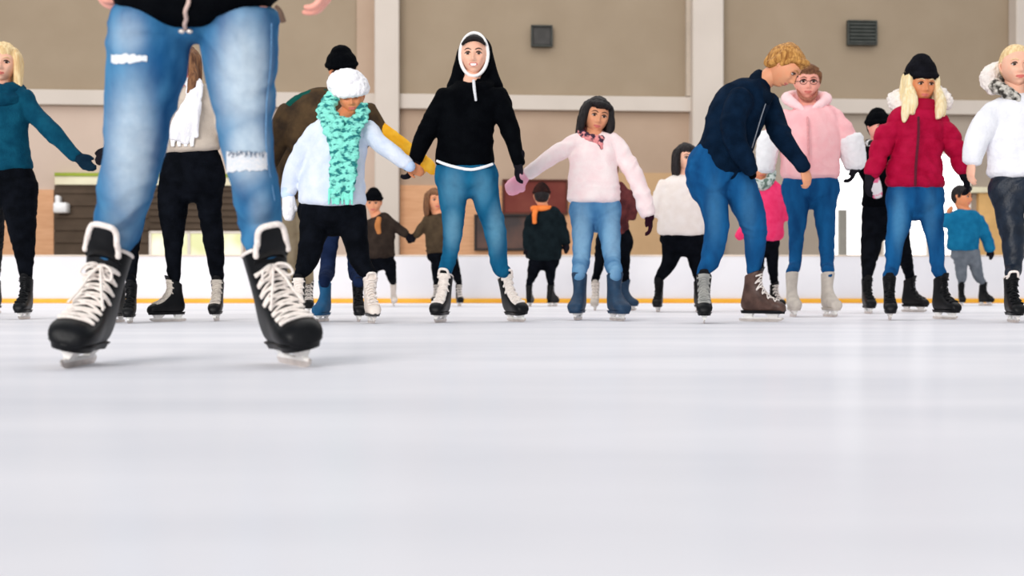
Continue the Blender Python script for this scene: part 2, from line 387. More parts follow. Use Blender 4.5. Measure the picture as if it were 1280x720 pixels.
def hand_parts(wr, dr, palm, s=1., curl=18, thumb=1, fat=1., spread=6):
    """palm + five fingers as closed skins; dr = towards fingertips, palm = direction the palm faces"""
    Y = Vector(dr).normalized(); Zp = Vector(palm); Zp = (Zp - Y * Zp.dot(Y)).normalized(); X = Y.cross(Zp).normalized()
    M = Matrix((X, Y, Zp)).transposed().to_4x4(); M.translation = Vector(wr)
    out = []
    def tube(pts, r, ry=None, lat=None, n=10):
        p = xf(np.array(pts) * s, M); la = None if lat is None else np.array(M.to_3x3() @ Vector(lat))
        out.append(loft(p, np.array(r) * s * fat, None if ry is None else np.array(ry) * s * fat, la, n=n, k=3))
    tube([(0, -.02, 0), (0, .012, 0), (.002, .045, .002), (0, .085, .003)], [.025, .028, .038, .039], [.018, .017, .016, .012], (1, 0, 0), 16)
    for fx, L, r, sp in ((-.029, .070, .0088, 1), (-.0095, .079, .0092, .3), (.0105, .073, .0088, -.4), (.0285, .057, .0076, -1.2)):
        x = fx * thumb; a = math.radians(curl * .6); p = Vector((x, .082 - abs(fx) * .25, .003)); pts = [p - Vector((0, .02, 0)), p.copy()]
        sd = math.tan(math.radians(spread)) * -sp * thumb * (-1 if fx * sp < 0 and False else 1)
        for seg in (.45, .30, .25):
            p = p + Vector((-sd * L * seg * (1), math.cos(a) * L * seg, math.sin(a) * L * seg)); pts.append(p.copy()); a += math.radians(curl * 1.35)
        tube(pts, [r * 1.05, r * 1.05, r, r * .92, r * .78])
    tube([(-.018 * thumb, .012, .006), (-.036 * thumb, .032, .012), (-.050 * thumb, .055, .018), (-.053 * thumb, .080, .022)], [.015, .0125, .0102, .0085])
    return out

K = np.array([  # skate boot stations: top line x,z ; underside x,z ; half width
    [.176, .022, .176, .010, .012], [.166, .050, .168, .001, .036], [.140, .068, .140, 0, .048], [.105, .079, .105, 0, .051], [.070, .096, .066, 0, .049],
    [.042, .122, .010, 0, .045], [.022, .152, -.090, 0, .042], [.011, .182, -.124, .040, .040], [.008, .212, -.112, .110, .041], [.012, .242, -.098, .18, .046], [.020, .268, -.094, .235, .050]])
class Boot:
    def __init__(s, M, size=1., hgt=1., wide=1.):
        K2 = K.copy()
        K2[6:, 1] = .152 + (K2[6:, 1] - .152) * hgt; K2[8:, 3] = .04 + (K2[8:, 3] - .04) * hgt
        s.K = crom(K2, 4); s.M = M; s.size = size; s.wide = wide; s.T = len(K2) - 1
    def at(s, t, ang, off=0):
        q = max(0, min(1, t / s.T)) * (len(s.K) - 1); i = min(int(q), len(s.K) - 2); k = s.K[i] * (1 - (q - i)) + s.K[i + 1] * (q - i)
        c = np.array([(k[0] + k[2]) / 2, 0, (k[1] + k[3]) / 2]); u = np.array([(k[0] - k[2]) / 2, 0, (k[1] - k[3]) / 2]); wv = np.array([0, k[4] * s.wide, 0])
        ca, sa = math.cos(ang), math.sin(ang); e = 2 / 2.5
        p = c + u * math.copysign(abs(ca) ** e, ca) + wv * math.copysign(abs(sa) ** e, sa)
        nrm = u / (np.linalg.norm(u) + 1e-6) * ca + np.array([0, 1, 0]) * sa
        p = p + nrm * off; p[2] = max(p[2], -.001)
        return p
    def W(s, p): return xf(np.array(p) * s.size + np.array([0, 0, s.sole]), s.M)
    sole = .062
def skate(M, parent, size=1., black=None, lace=None, rim=None, detail=2, sole=None, hgt=1., panel=None, holder=None, tongue_h=1.0, label=None, name='skate', rows=8, ltop=.9, wide=1., pick=True, steel=None, bow=False, tong=None, tlean=0):
    B = Boot(M, size, hgt, wide); B.sole = .062 * size
    n = 28 if detail > 1 else 16; st = 42 if detail > 1 else 22
    mb = MB(); v = []; f = []
    for i in range(st + 1):
        for j in range(n): v.append(B.at(i / st * B.T, 2 * PI * j / n))
    # inner lip of the opening
    top = np.array(v[-n:]); c = top.mean(0)
    for sc_, dz in ((.93, .006), (.84, 0), (.8, -.03)):
        for q in top: v.append(c + (q - c) * [sc_, sc_, 1] + np.array([0, 0, dz]))
    m = st + 4
    for i in range(m - 1):
        for j in range(n): j2 = (j + 1) % n; f.append((i * n + j, i * n + j2, (i + 1) * n + j2, (i + 1) * n + j))
    f.append(tuple(range(n))); f.append(tuple(range((m - 1) * n, m * n)))
    mb.add(B.W(v), f)
    boot = obj(name, mb, black, parent)
    if label: boot['label'] = label
    # sole plate + heel
    mb = MB(); ol = [(.178, 0), (.165, .030), (.135, .046), (.09, .049), (.03, .038), (-.04, .034), (-.09, .036), (-.118, .024), (-.126, 0)]
    ol = ol + [(x, -y) for x, y in ol[::-1][1:-1]]
    ol = crom(np.array(ol + ol[:1]), 3)[:-1]; N_ = len(ol)
    v = [(x * .97, y * .78 * B.wide, -.010) for x, y in ol] + [(x * .985, y * .86 * B.wide, .003) for x, y in ol] + [(x, y * B.wide, .010) for x, y in ol]
    f = [(i + r * N_, (i + 1) % N_ + r * N_, (i + 1) % N_ + (r + 1) * N_, i + (r + 1) * N_) for r in (0, 1) for i in range(N_)] + [tuple(range(N_)), tuple(range(2 * N_, 3 * N_))]
    mb.add(B.W(v), f)
    obj('sole', mb, sole or black, boot)
    # blade holder
    mb = MB(); hz = -.062
    for x0, x1, xb0, xb1 in ((.045, .135, .065, .125), (-.105, -.04, -.095, -.045)):
        v = [(x, y, z) for z, a, b_, hw in ((-.008, x0, x1, .022), (-.030, xb0, xb1, .009), (hz + .020, xb0 - .01, xb1 + .012, .0055)) for x, y in ((a, -hw), (b_, -hw), (b_, hw), (a, hw))]
        f = [(0, 1, 2, 3), (8, 11, 10, 9)] + [(r * 4 + i, r * 4 + (i + 1) % 4, r * 4 + 4 + (i + 1) % 4, r * 4 + 4 + i) for r in (0, 1) for i in range(4)]
        mb.add(B.W(v), f)
    v, f = box(-.120, .150, -.0055, .0055, hz + .018, hz + .028, .002); mb.add(B.W(v), f)
    obj('blade_holder', mb, holder, boot, False)
    mb = MB(); pr = []
    prof = [(-.138, hz + .020), (-.140, hz + .008), (-.128, hz + .0015), (-.09, hz + .0003), (0, hz), (.08, hz + .0003), (.125, hz + .002), (.152, hz + .009), (.168, hz + .022), (.160, hz + .027), (.12, hz + .021), (0, hz + .021), (-.1, hz + .021)]
    N_ = len(prof); v = [(x, -.0024, z) for x, z in prof] + [(x, .0024, z) for x, z in prof]
    f = [tuple(range(N_))[::-1], tuple(range(N_, 2 * N_))] + [(i, (i + 1) % N_, N_ + (i + 1) % N_, N_ + i) for i in range(N_)]
    mb.add(B.W(v), f); obj('blade', mb, steel or STEEL, boot, False)
    if panel is not None:      # pale tongue showing between the eyelet rows
        mb = MB(); v = []; f = []; a = .75; nn = 9; mm = 14
        for i in range(mm + 1):
            t = 2.4 + (B.T - 2.5) * i / mm
            for j in range(nn): v.append(B.at(t, -a + 2 * a * j / (nn - 1), .0035))
        for i in range(mm + 1):
            t = 2.4 + (B.T - 2.5) * i / mm
            for j in range(nn): v.append(B.at(t, -a + 2 * a * j / (nn - 1), -.002))
        S0 = (mm + 1) * nn
        for i in range(mm):
            for j in range(nn - 1):
                q = (i * nn + j, i * nn + j + 1, (i + 1) * nn + j + 1, (i + 1) * nn + j); f.append(q); f.append(tuple(S0 + k for k in q[::-1]))
        for i in range(mm):
            for j in (0, nn - 1): q = (i * nn + j, (i + 1) * nn + j); f.append((q[0], q[1], q[1] + S0, q[0] + S0))
        for j in range(nn - 1):
            for i in (0, mm): q = (i * nn + j, i * nn + j + 1); f.append((q[0], q[1], q[1] + S0, q[0] + S0))
        mb.add(B.W(v), f); obj('tongue_panel', mb, panel, boot)
    if tongue_h:               # tongue standing up in front of the shin
        mb = MB(); v = []; nn = 11; hh = .062 * tongue_h; rows_ = 6
        edge = []
        for off in (0, .009):
            for i in range(rows_ + 1):
                u = i / rows_
                for j in range(nn):
                    a = -1.05 + 2.1 * j / (nn - 1)
                    e = 1 - .16 * u * abs(a); b0 = B.at(B.T - 1.1, a, -.002 - off)
                    p = b0 + np.array([(.012 + .014 * u) * u + tlean * min(1, u * 5), 0, (hh + .04) * u * (1 - .35 * (a / 1.05) ** 4 * u)]); p[1] *= e
                    v.append(p)
                    if off == 0: edge.append((i, j, p))
        S0 = (rows_ + 1) * nn; f = []
        for i in range(rows_):
            for j in range(nn - 1):
                q = (i * nn + j, i * nn + j + 1, (i + 1) * nn + j + 1, (i + 1) * nn + j); f.append(q); f.append(tuple(S0 + k for k in q[::-1]))
        for i in range(rows_):
            for j in (0, nn - 1): f.append((i * nn + j, (i + 1) * nn + j, (i + 1) * nn + j + S0, i * nn + j + S0))
        for j in range(nn - 1):
            for i in (0, rows_): f.append((i * nn + j, i * nn + j + 1, i * nn + j + 1 + S0, i * nn + j + S0))
        mb.add(B.W(v), f); obj('tongue', mb, tong or black, boot)
        if rim is not None:
            E = {(i, j): p for i, j, p in edge}
            path = [E[(i, 0)] for i in range(2, rows_)] + [E[(rows_, j)] for j in range(nn)] + [E[(i, nn - 1)] for i in range(rows_ - 1, 1, -1)]
            mb = MB(); mb.add(*loft(B.W(path), [.0085 * size] * len(path), n=8, k=2)); obj('tongue_edge', mb, rim, boot)
    if rim is not None:
        mb = MB(); path = [B.at(B.T, a, -.002) for a in np.linspace(.75, 2 * PI - .75, 18)]
        mb.add(*loft(B.W(path), [.0055 * size] * len(path), n=8, k=2)); obj('collar_edge', mb, rim, boot)
    if lace is not None:
        r = .0036 * size; lb = MB(); TT = np.linspace(2.6, B.T - ltop, rows)
        for i, t in enumerate(TT):
            a = .66 if i < rows * .5 else .9
            tn = TT[min(i + 1, rows - 1)]
            pth = [B.at(t + (.10 * math.sin(q * 2)), q, .004) for q in np.linspace(-a, a, 9)]
            lb.add(*loft(B.W(pth), [r * 1.35] * 9, n=7, k=1))
            if i < rows - 1:
                for sg in (-1, 1):
                    pth = [B.at(t + (tn - t) * (q + a) / (2 * a), q * sg, .0075) for q in np.linspace(-a, a, 9)]
                    lb.add(*loft(B.W(pth), [r] * 9, n=7, k=1))
        if bow:
            t = TT[-1] - .2; c = B.at(t, 0, .012)
            for sg in (-1, 1):
                pth = [c, c + [.014, .014 * sg, .006], c + [.020, .036 * sg, -.004], c + [.024, .044 * sg, -.028], c + [.018, .026 * sg, -.030], c + [.004, .006 * sg, -.004]]
                lb.add(*loft(B.W(pth), [r] * 6, n=7, k=4))
                pth = [c, c + [.026, .016 * sg, -.03], c + [.034, .03 * sg, -.07], c + [.050, .048 * sg, -.112]]
                lb.add(*loft(B.W(pth), [r * 1.1] * 4, n=7, k=4))
            lb.add(*ellipsoid((0, 0, 0), (.009, .009, .008), Matrix.Translation(Vector(B.W([c])[0]))))
        obj('lace', lb, lace, boot)
    return B
STEEL = mat('steel_blade', sr(205, 196, 190), rough=.35, scale=20, bump=.03, metal=.55)
HOLD_W = mat('holder_white', sr(236, 230, 226), rough=.35, scale=10, bump=.02); HOLD_B = mat('holder_dark', sr(60, 58, 58), rough=.4, scale=10, bump=.02)
BLK = mat('boot_black', sr(8, 9, 12), sr(16, 17, 20), rough=.45, scale=14, bump=.1, spec=.18)
LACE = mat('lace_cream', sr(238, 224, 216), rough=.9, scale=200, bump=.4); RIM = mat('padding_cream', sr(232, 220, 212), rough=.9, scale=80, bump=.3)
BT_NAVY = mat('boot_navy', sr(26, 52, 78), sr(34, 64, 92), rough=.6, scale=20, bump=.15)
BT_WHITE = mat('boot_white', sr(238, 226, 216), sr(228, 214, 202), rough=.5, scale=20, bump=.1)
BT_BEIGE = mat('boot_beige', sr(206, 196, 184), sr(188, 178, 168), rough=.7, scale=20, bump=.15)
BT_BROWN = mat('boot_brown', sr(66, 46, 40), sr(92, 68, 60), rough=.45, scale=20, bump=.1)
BT_GREY = mat('boot_grey_panel', sr(176, 174, 168), sr(150, 150, 146), rough=.6, scale=20, bump=.15)
BT_BLUE = mat('boot_blue', sr(20, 84, 128), sr(30, 96, 140), rough=.7, scale=20, bump=.15)

HAIR = {}
def hairmat(name, a, b_): return mat(name, sr(*a), sr(*b_), rough=.55, scale=26, bump=.6, bscale=70, stretch=(3, 3, .5), spec=.2)
H_BLOND = hairmat('hair_blond', (222, 184, 130), (248, 222, 172)); H_BLACK = hairmat('hair_black', (20, 17, 18), (40, 34, 36))
H_BROWN = hairmat('hair_brown', (96, 62, 44), (140, 98, 66)); H_GING = hairmat('hair_ginger', (142, 90, 38), (212, 156, 84)); H_GOLD = hairmat('hair_gold', (120, 84, 40), (176, 132, 72)); H_PALE = hairmat('hair_pale_blond', (236, 208, 150), (250, 236, 200))

def person(label, d, head=None, torso=None, arms=(), pelvis=None, legs=(), feet=(), top=None, pants=None, sk=SK_F, hair=None,
           hands=(), vox=.009, fold=.011, dr=.60, yaw=0, hem=None, extras=None, group=None, puff=0, topname='sweater', pantname='trousers', detail=2, pfold=.0075, seed=1, cuff=None):
    """every measure below is what the photograph shows (column, row, half width), turned into metres at distance d"""
    fx = [ft[0] for ft in feet]; base = P(sum(fx) / len(fx), HOR, d); base.z = 0
    root = empty('person', base); prop(root, label, 'person', group)
    k = d / FPX; lat = (math.cos(math.radians(yaw)), math.sin(math.radians(yaw)), 0)
    R = {'root': root, 'k': k, 'd': d, 'seed': seed}
    # skates first: they stand on the ice
    ends = []
    for ft in feet:
        px, py, yw = ft[0], ft[1], ft[2]; st = dict(ft[3]); roll = st.pop('roll', 0); pitch = st.pop('pitch', 0); dep = HC * FPX / (py - HOR)
        c = P(px, py, dep); c.z = 0; size = st.get('size', 1)
        M = Matrix.Translation(c) @ RZ(-90 + yw) @ RX(roll) @ RY(pitch)
        st['size'] = size * (.88 if d > 5 else 1); size = st['size']; B = skate(M, root, **st); ends.append((dep, B.W([[-.036, 0, .255 * (.6 + .4 * st.get('hgt', 1))], [-.038, 0, .14], [-.02, 0, .05]])))
    body = MB(); ft_size = [ft[3].get('size', 1) * (.88 if d > 5 else 1) * max(1, ft[3].get('wide', 1)) for ft in feet]
    # trousers
    if pants is not None:
        mb = MB()
        if pelvis:
            pts = [P(x, y, d) for x, y, *_ in pelvis]; hw = [q[2] * k - .006 for q in pelvis]; pdr = [q[3] if len(q) > 3 else .64 for q in pelvis]
            if torso is not None and not (len(pelvis[0]) > 3): hw = [h_ * (.80 if q[1] < torso[-1][1] - 6 else .93 if q[1] < torso[-1][1] + 3 else 1) for h_, q in zip(hw, pelvis)]
            mb.add(*loft(pts, hw, [a * b_ for a, b_ in zip(hw, pdr)], lat, n=28, cap=.6))
            body.add(*loft(pts, [a * .86 for a in hw], [a * .86 * b_ for a, b_ in zip(hw, pdr)], lat, n=20, cap=.6))
        for lg, (dep, en) in zip(legs, ends):
            dep = en[0][1] + (.02 if d < 5 else 0)
            n_ = len(lg); pts = []; rr = []
            for i, q in enumerate(lg):
                dd = d + (dep - .0 - d) * (i / max(1, n_)) + (q[3] if len(q) > 3 else 0); pts.append(P(q[0], q[1], dd)); rr.append(q[2] * dd / FPX - (.009 if d > 5 else .003))
            e0 = Vector(en[0]); sz = ft_size.pop(0)
            while len(pts) > 2 and pts[-1].z < e0.z + .035: pts.pop(); rr.pop()
            rr = [min(r_, .046 * sz + max(0, p_.z - e0.z) * .21) for r_, p_ in zip(rr, pts)] if d > 5 else [min(r_, .053 + max(0, p_.z - e0.z) * .13) for r_, p_ in zip(rr, pts)]
            pts.append(e0 + Vector((0, 0, .02))); rr.append(min(rr[-1], .044 * sz)); pts.append(e0 - Vector((0, 0, .03))); rr.append(.031 * sz)
            mb.add(*loft(pts, rr, n=20, cap=.3))
            body.add(*loft(pts + [Vector(en[1]), Vector(en[2])], [a * .80 for a in rr[:-1]] + [.03 * sz, .024 * sz, .018 * sz], n=14))
            R.setdefault('legs', []).append((pts, rr))
        me = remeshed(mb, vox); folds(me, pfold, 7, 13, seed)
        R['pants'] = link(pantname, me, pants, root)
    # upper garment
    if torso is not None:
        mb = MB(); pts = []; hw = []; hd = []
        for q in torso:
            dz = q[4] if len(q) > 4 else 0; pts.append(P(q[0], q[1], d + dz)); hw.append(q[2] * k - .005); hd.append(q[2] * k * (q[3] if len(q) > 3 and q[3] else dr + .14 * max(0, (len(hd) / (len(torso) - 1) - .5) * 2)))
        tv, tf = loft(pts, hw, hd, lat, n=32, cap=.35)
        if hem: tv = hem(tv)
        mb.add(tv, tf); bf = [.6, .68, .78] + [.82] * 9
        body.add(*loft(pts, [a * b_ for a, b_ in zip(hw, bf)], [a * b_ for a, b_ in zip(hd, bf)], lat, n=22, cap=.3))
        for ar in arms:
            ap = [P(q[0], q[1], d + (q[3] if len(q) > 3 else 0)) for q in ar]; ra = [q[2] * k - .005 for q in ar]
            mb.add(*loft(ap, ra, n=18, cap=.5)); body.add(*loft(ap, [a * (.62 if i_ == 0 else .70) for i_, a in enumerate(ra)], n=14, cap=.2))
            if cuff:
                t_ = (ap[-1] - ap[-2]).normalized(); cb = MB(); cb.add(*loft([ap[-1] - t_ * .028, ap[-1] - t_ * .01, ap[-1] + t_ * .012], [ra[-1] * 1.03, ra[-1] * 1.08, ra[-1] * .98], n=18, k=3)); R.setdefault('cuffs', []).append(cb)
        me = remeshed(mb, vox, 4)
        if puff:
            v = mverts(me); nn = mnorm(me); z = v[:, 2]; band = np.abs(np.sin(PI * (z + .25 * 0) / puff)); setv(me, v + nn * ((band ** .55 - .6) * .016)[:, None])
        folds(me, fold, 5, 9, seed + 2)
        R['top'] = link(topname, me, top, root)
        for cb in R.get('cuffs', ()): obj('cuff', cb, cuff, root)
    # hands
    for h in hands:
        x, y, tx, ty = h['at']; dz = h.get('dz', 0); wr = P(x, y, d + dz); tip = P(tx, ty, d + dz + h.get('tz', 0))
        ps = hand_parts(wr, tip - wr, h.get('palm', (0, 1, .1)), h.get('s', 1.), h.get('curl', 22), h.get('thumb', 1), h.get('fat', 1.))
        hb = MB()
        for q in ps: hb.add(*q)
        if h.get('mat') is None:
            me = remeshed(hb, .0045 if d < 5 else .006, 1); m2 = MB(); m2.add(mverts(me), [tuple(p_.vertices) for p_ in me.polygons]); R.setdefault('bare', []).append(m2); bpy.data.meshes.remove(me)
        else:
            if h.get('gaunt', True):
                t_ = (tip - wr).normalized(); hb.add(*loft([wr - t_ * .05 * h.get('s', 1), wr - t_ * .0, wr + t_ * .02], np.array([.034, .032, .03]) * h.get('s', 1) * h.get('fat', 1), n=14, k=3))
            me = remeshed(hb, .007, 1); link(h.get('name', 'glove'), me, h['mat'], root)
    # head
    full = MB()
    if head:
        hx, hy, hh, hyaw, hpit, hrol = head[:6]; hz = head[6] if len(head) > 6 else 0
        s = hh * k / .232; hc = P(hx, hy, d + hz); M = Matrix.Translation(hc) @ RZ(hyaw) @ RY(hrol) @ RX(hpit)
        R['M'] = M; R['s'] = s
        nb = Vector(P(torso[0][0], torso[0][1], d + (torso[0][4] if len(torso[0]) > 4 else 0)))
        jaw = M @ Vector((0, .022 * s, -.062 * s)); up = M @ Vector((0, .03 * s, .0))
        body.add(*loft([nb + (nb - jaw) * .3, nb, jaw, up], [.062 * s, .055 * s, .052 * s, .05 * s], n=16))
    me = remeshed(body, max(vox, .010), 2); full.add(mverts(me), [tuple(p_.vertices) for p_ in me.polygons]); bpy.data.meshes.remove(me)
    for m2 in R.get('bare', ()): full.join(m2)
    if head:
        v, f, mi = head_mesh(M, s, head[7] if len(head) > 7 else False, *((88, 72) if d < 11 else (48, 40)))
        nb_ = full.n; full.v.append(v); full.f += [tuple(i + nb_ for i in q) for q in f]; full.m += mi; full.n += len(v)
        for sg in (-1, 1):      # ears
            full.add(*loft(xf(np.array([(sg * .070, .006, -.026), (sg * .077, .010, -.012), (sg * .081, .016, .006), (sg * .079, .016, .020), (sg * .072, .008, .026)]) * s, M), np.array([.005, .007, .010, .010, .005]) * s, np.array([.004, .004, .005, .005, .004]) * s, np.array(M.to_3x3() @ Vector((0, 1, 0))), n=10, k=3))
    bo = obj('body', full, [sk, LIP, TEETH], root, fixn=False)
    if head and not (len(head) > 8 and head[8]):
        for sg in (-1, 1):
            eb = MB(); c = Vector((sg * .031, -.0700, .003)) * s
            v, f = ellipsoid(c, np.array([.0135, .012, .0066]) * s, None, 20, 14)
            mi = [1 if math.hypot(np.mean([v[i][0] for i in q]) - c[0], np.mean([v[i][2] for i in q]) - c[2]) < .0086 * s else 0 for q in f]
            eb.v.append(xf(v, M)); eb.f += f; eb.m += mi; eb.n += len(v); obj('eye', eb, [EYE_W, IRIS], bo)
            lb = MB(); pth = [(sg * .014, -.0775, .006), (sg * .024, -.0825, .0125), (sg * .036, -.0815, .0125), (sg * .049, -.0735, .0045)]
            lb.add(*loft(xf(np.array(pth) * s, M), np.array([.0015, .0028, .0028, .0015]) * s, n=8, k=3)); obj('eyelash', lb, IRIS, bo)
            lb = MB(); pth = [(sg * .012, -.087, .0235), (sg * .026, -.088, .030), (sg * .040, -.083, .0295), (sg * .052, -.071, .022)]
            lb.add(*loft(xf(np.array(pth) * s, M), np.array([.0018, .0026, .0022, .0009]) * s, n=8, k=3)); obj('eyebrow', lb, R.get('brow', hair[0] if hair else H_BROWN), bo)
    if hair: hairdo(R, *hair)
    if extras: extras(R)
    return R
def hairdo(R, m, style='long', locks=None):
    s, M = R['s'], R['M']; mb = MB(); big = .010 if R['d'] < 11 else .012
    back = dict(long=(.086, .094, .108), short=(.081, .090, .104), tied=(.079, .088, .103))[style]
    mb.add(*ellipsoid(np.array([0, .028, .026]) * s, np.array(back) * s, M))
    mb.add(*ellipsoid(np.array([0, .0 if style != 'tied' else .012, .062]) * s, np.array([.072, .082, .062]) * s, M))
    if style == 'short':
        for sg in (-1, 1): mb.add(*loft(xf(np.array([(sg * .066, -.030, .060), (sg * .076, -.022, .030), (sg * .076, -.012, -.004)]) * s, M), np.array([.018, .013, .007]) * s, n=10))
        mb.add(*loft(xf(np.array([(-.05, -.062, .078), (0, -.076, .092), (.05, -.062, .082)]) * s, M), np.array([.016, .022, .016]) * s, n=10))
    if style == 'long':
        for sg in (-1, 1):
            for o_, L, r in ((-.035, .20, .019), (-.005, .23, .024), (.03, .24, .028)):
                mb.add(*loft(xf(np.array([(sg * .035, o_ * .6, .100), (sg * .076, o_ * .9, .055), (sg * .086, o_, -.02), (sg * .088, o_, -.02 - L * .35), (sg * .084, o_ * 1.1, -.02 - L * .62)]) * s, M), np.array([r * .7, r, r, r * .9, r * .45]) * s, n=12))
        mb.add(*loft(xf(np.array([(0, .06, .06), (0, .085, -.02), (0, .085, -.12), (0, .075, -.17)]) * s, M), np.array([.07, .075, .07, .04]) * s, np.array([.03, .035, .03, .02]) * s, np.array(M.to_3x3() @ Vector((1, 0, 0))), n=16))
    for lk in locks or ():
        mb.add(*loft(xf(np.array([q[:3] for q in lk]) * s, M), np.array([q[3] for q in lk]) * s, n=12))
    me = remeshed(mb, big * .65 * s + .001, 2)
    v = mverts(me); nn = mnorm(me); dd = np.array([noise.noise(Vector((p[0] * 70, p[1] * 70, p[2] * 9))) for p in v]); setv(me, v + nn * (dd * (.006 if style == 'long' else .0018))[:, None])
    link('hair', me, m, R['root'])
def hpart(R, name, pieces, m, vox=.007, sm=2, fold=0, wx=(70, 70, 70)):
    """something worn on the head or neck, shaped in head space"""
    s, M = R['s'], R['M']; mb = MB()
    for p_ in pieces:
        if p_[0] == 'e': mb.add(*ellipsoid(np.array(p_[1]) * s, np.array(p_[2]) * s, M))
        else:
            ry = np.array(p_[3]) * s if len(p_) > 3 and p_[3] is not None else None
            mb.add(*loft(xf(np.array(p_[1]) * s, M), np.array(p_[2]) * s, ry, None if ry is None else np.array(M.to_3x3() @ Vector((1, 0, 0))), n=16, closed=p_[0] == 'r'))
    me = remeshed(mb, vox, sm)
    if fold:
        v = mverts(me); nn = mnorm(me); dd = np.array([noise.noise(Vector((p[0] * wx[0], p[1] * wx[1], p[2] * wx[2]))) for p in v]); setv(me, v + nn * (dd * fold)[:, None])
    return link(name, me, m, R['root'])
def ppart(R, name, tubes, m, vox=.008, sm=2, fold=0, wx=(40, 40, 40), fl=None, lat=None):
    """something worn on the body: tubes of (column, row, half width, depth offset)"""
    d = R['d']; mb = MB()
    for t in tubes:
        pts = [P(q[0], q[1], d + q[3]) for q in t]; r = [q[2] * d / FPX for q in t]
        mb.add(*loft(pts, r, [a * fl for a in r] if fl else None, lat or ((1, 0, 0) if fl else None), n=16, cap=.4))
    me = remeshed(mb, vox, sm)
    if fold:
        v = mverts(me); nn = mnorm(me); dd = np.array([noise.noise(Vector((p[0] * wx[0], p[1] * wx[1], p[2] * wx[2]))) for p in v]); setv(me, v + nn * (dd * fold)[:, None])
    return link(name, me, m, R['root'])
def ring(rx, ry, cz, y0, tilt=0, n=14): return [(rx * math.sin(2 * PI * i / n), y0 + tilt * math.cos(2 * PI * i / n), cz + ry * math.cos(2 * PI * i / n)) for i in range(n)]
def hring(rx, ry, z, cy=0, tilt=0, n=16): return [(rx * math.cos(2 * PI * i / n), cy + ry * math.sin(2 * PI * i / n), z + tilt * math.sin(2 * PI * i / n)) for i in range(n)]
def beanie(R, m, h=1., w_=1., up=0.):
    hpart(R, 'beanie', [('e', (0, .014, .056 + up), (.088 * w_, .100 * w_, .085 * h)), ('e', (0, .018, .098 * h), (.064 * w_, .070 * w_, .062 * h)), ('r', hring(.082 * w_, .096 * w_, .046 + up, .010, .008), [.0155] * 16)], m, fold=.003, wx=(110, 110, 20))
# ------------------------------------------------------------------ cloth of the trousers
def jeans(name, rgb, dark, light, rough=.85):
    m = bpy.data.materials.new(name); m.use_nodes = True; nt = m.node_tree; N = nt.nodes; L = nt.links; b = N['Principled BSDF']
    b.inputs['Roughness'].default_value = rough; b.inputs['Specular IOR Level'].default_value = .06
    tc = N.new('ShaderNodeTexCoord'); mp = N.new('ShaderNodeMapping'); mp.inputs['Scale'].default_value = (1.6, 1.6, .5); L.new(tc.outputs['Object'], mp.inputs[0])
    nz = N.new('ShaderNodeTexNoise'); nz.inputs['Scale'].default_value = 9; nz.inputs['Detail'].default_value = 6; L.new(mp.outputs[0], nz.inputs[0])
    r = N.new('ShaderNodeValToRGB'); r.color_ramp.elements[0].position = .32; r.color_ramp.elements[1].position = .7; r.color_ramp.elements[0].color = sr(*dark); r.color_ramp.elements[1].color = sr(*rgb)
    L.new(nz.outputs[0], r.inputs[0])
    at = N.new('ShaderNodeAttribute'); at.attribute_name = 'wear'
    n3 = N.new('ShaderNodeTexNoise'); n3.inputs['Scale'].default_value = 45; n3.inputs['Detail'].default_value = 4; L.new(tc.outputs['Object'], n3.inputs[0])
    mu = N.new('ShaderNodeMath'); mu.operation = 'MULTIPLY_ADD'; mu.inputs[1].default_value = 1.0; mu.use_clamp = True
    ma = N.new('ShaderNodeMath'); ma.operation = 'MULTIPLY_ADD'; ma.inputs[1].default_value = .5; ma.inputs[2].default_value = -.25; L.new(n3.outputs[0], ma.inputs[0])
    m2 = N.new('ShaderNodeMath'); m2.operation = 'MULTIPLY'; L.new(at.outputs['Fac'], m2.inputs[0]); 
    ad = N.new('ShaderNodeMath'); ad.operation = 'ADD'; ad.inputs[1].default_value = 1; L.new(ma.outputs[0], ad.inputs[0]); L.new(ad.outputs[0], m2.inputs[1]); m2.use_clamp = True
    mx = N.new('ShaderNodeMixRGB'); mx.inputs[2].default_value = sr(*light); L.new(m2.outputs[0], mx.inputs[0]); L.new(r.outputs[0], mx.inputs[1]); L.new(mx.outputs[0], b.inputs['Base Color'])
    wv = N.new('ShaderNodeTexWave'); wv.inputs['Scale'].default_value = 260; wv.bands_direction = 'DIAGONAL'; L.new(tc.outputs['Object'], wv.inputs[0])
    bp = N.new('ShaderNodeBump'); bp.inputs['Strength'].default_value = .12; bp.inputs['Distance'].default_value = .002; L.new(wv.outputs['Fac'], bp.inputs['Height']); L.new(bp.outputs[0], b.inputs['Normal'])
    return m
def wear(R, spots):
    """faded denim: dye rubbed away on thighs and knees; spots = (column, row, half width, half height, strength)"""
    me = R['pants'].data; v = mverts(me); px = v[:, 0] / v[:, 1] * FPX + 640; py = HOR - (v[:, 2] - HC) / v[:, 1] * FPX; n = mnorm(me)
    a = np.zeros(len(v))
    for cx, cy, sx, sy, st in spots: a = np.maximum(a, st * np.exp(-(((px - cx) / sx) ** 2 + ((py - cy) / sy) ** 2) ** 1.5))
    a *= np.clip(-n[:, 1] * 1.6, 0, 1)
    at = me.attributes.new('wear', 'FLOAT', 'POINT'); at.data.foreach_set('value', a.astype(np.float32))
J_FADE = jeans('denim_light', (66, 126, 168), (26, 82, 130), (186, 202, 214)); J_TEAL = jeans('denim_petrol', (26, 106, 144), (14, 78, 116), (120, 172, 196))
J_MID = jeans('denim_mid', (92, 146, 188), (56, 106, 154), (150, 188, 214)); J_ROYAL = jeans('denim_royal', (24, 92, 146), (16, 66, 114), (84, 146, 188)); J_NAVY = jeans('denim_navy', (30, 74, 122), (20, 54, 96), (90, 140, 180))
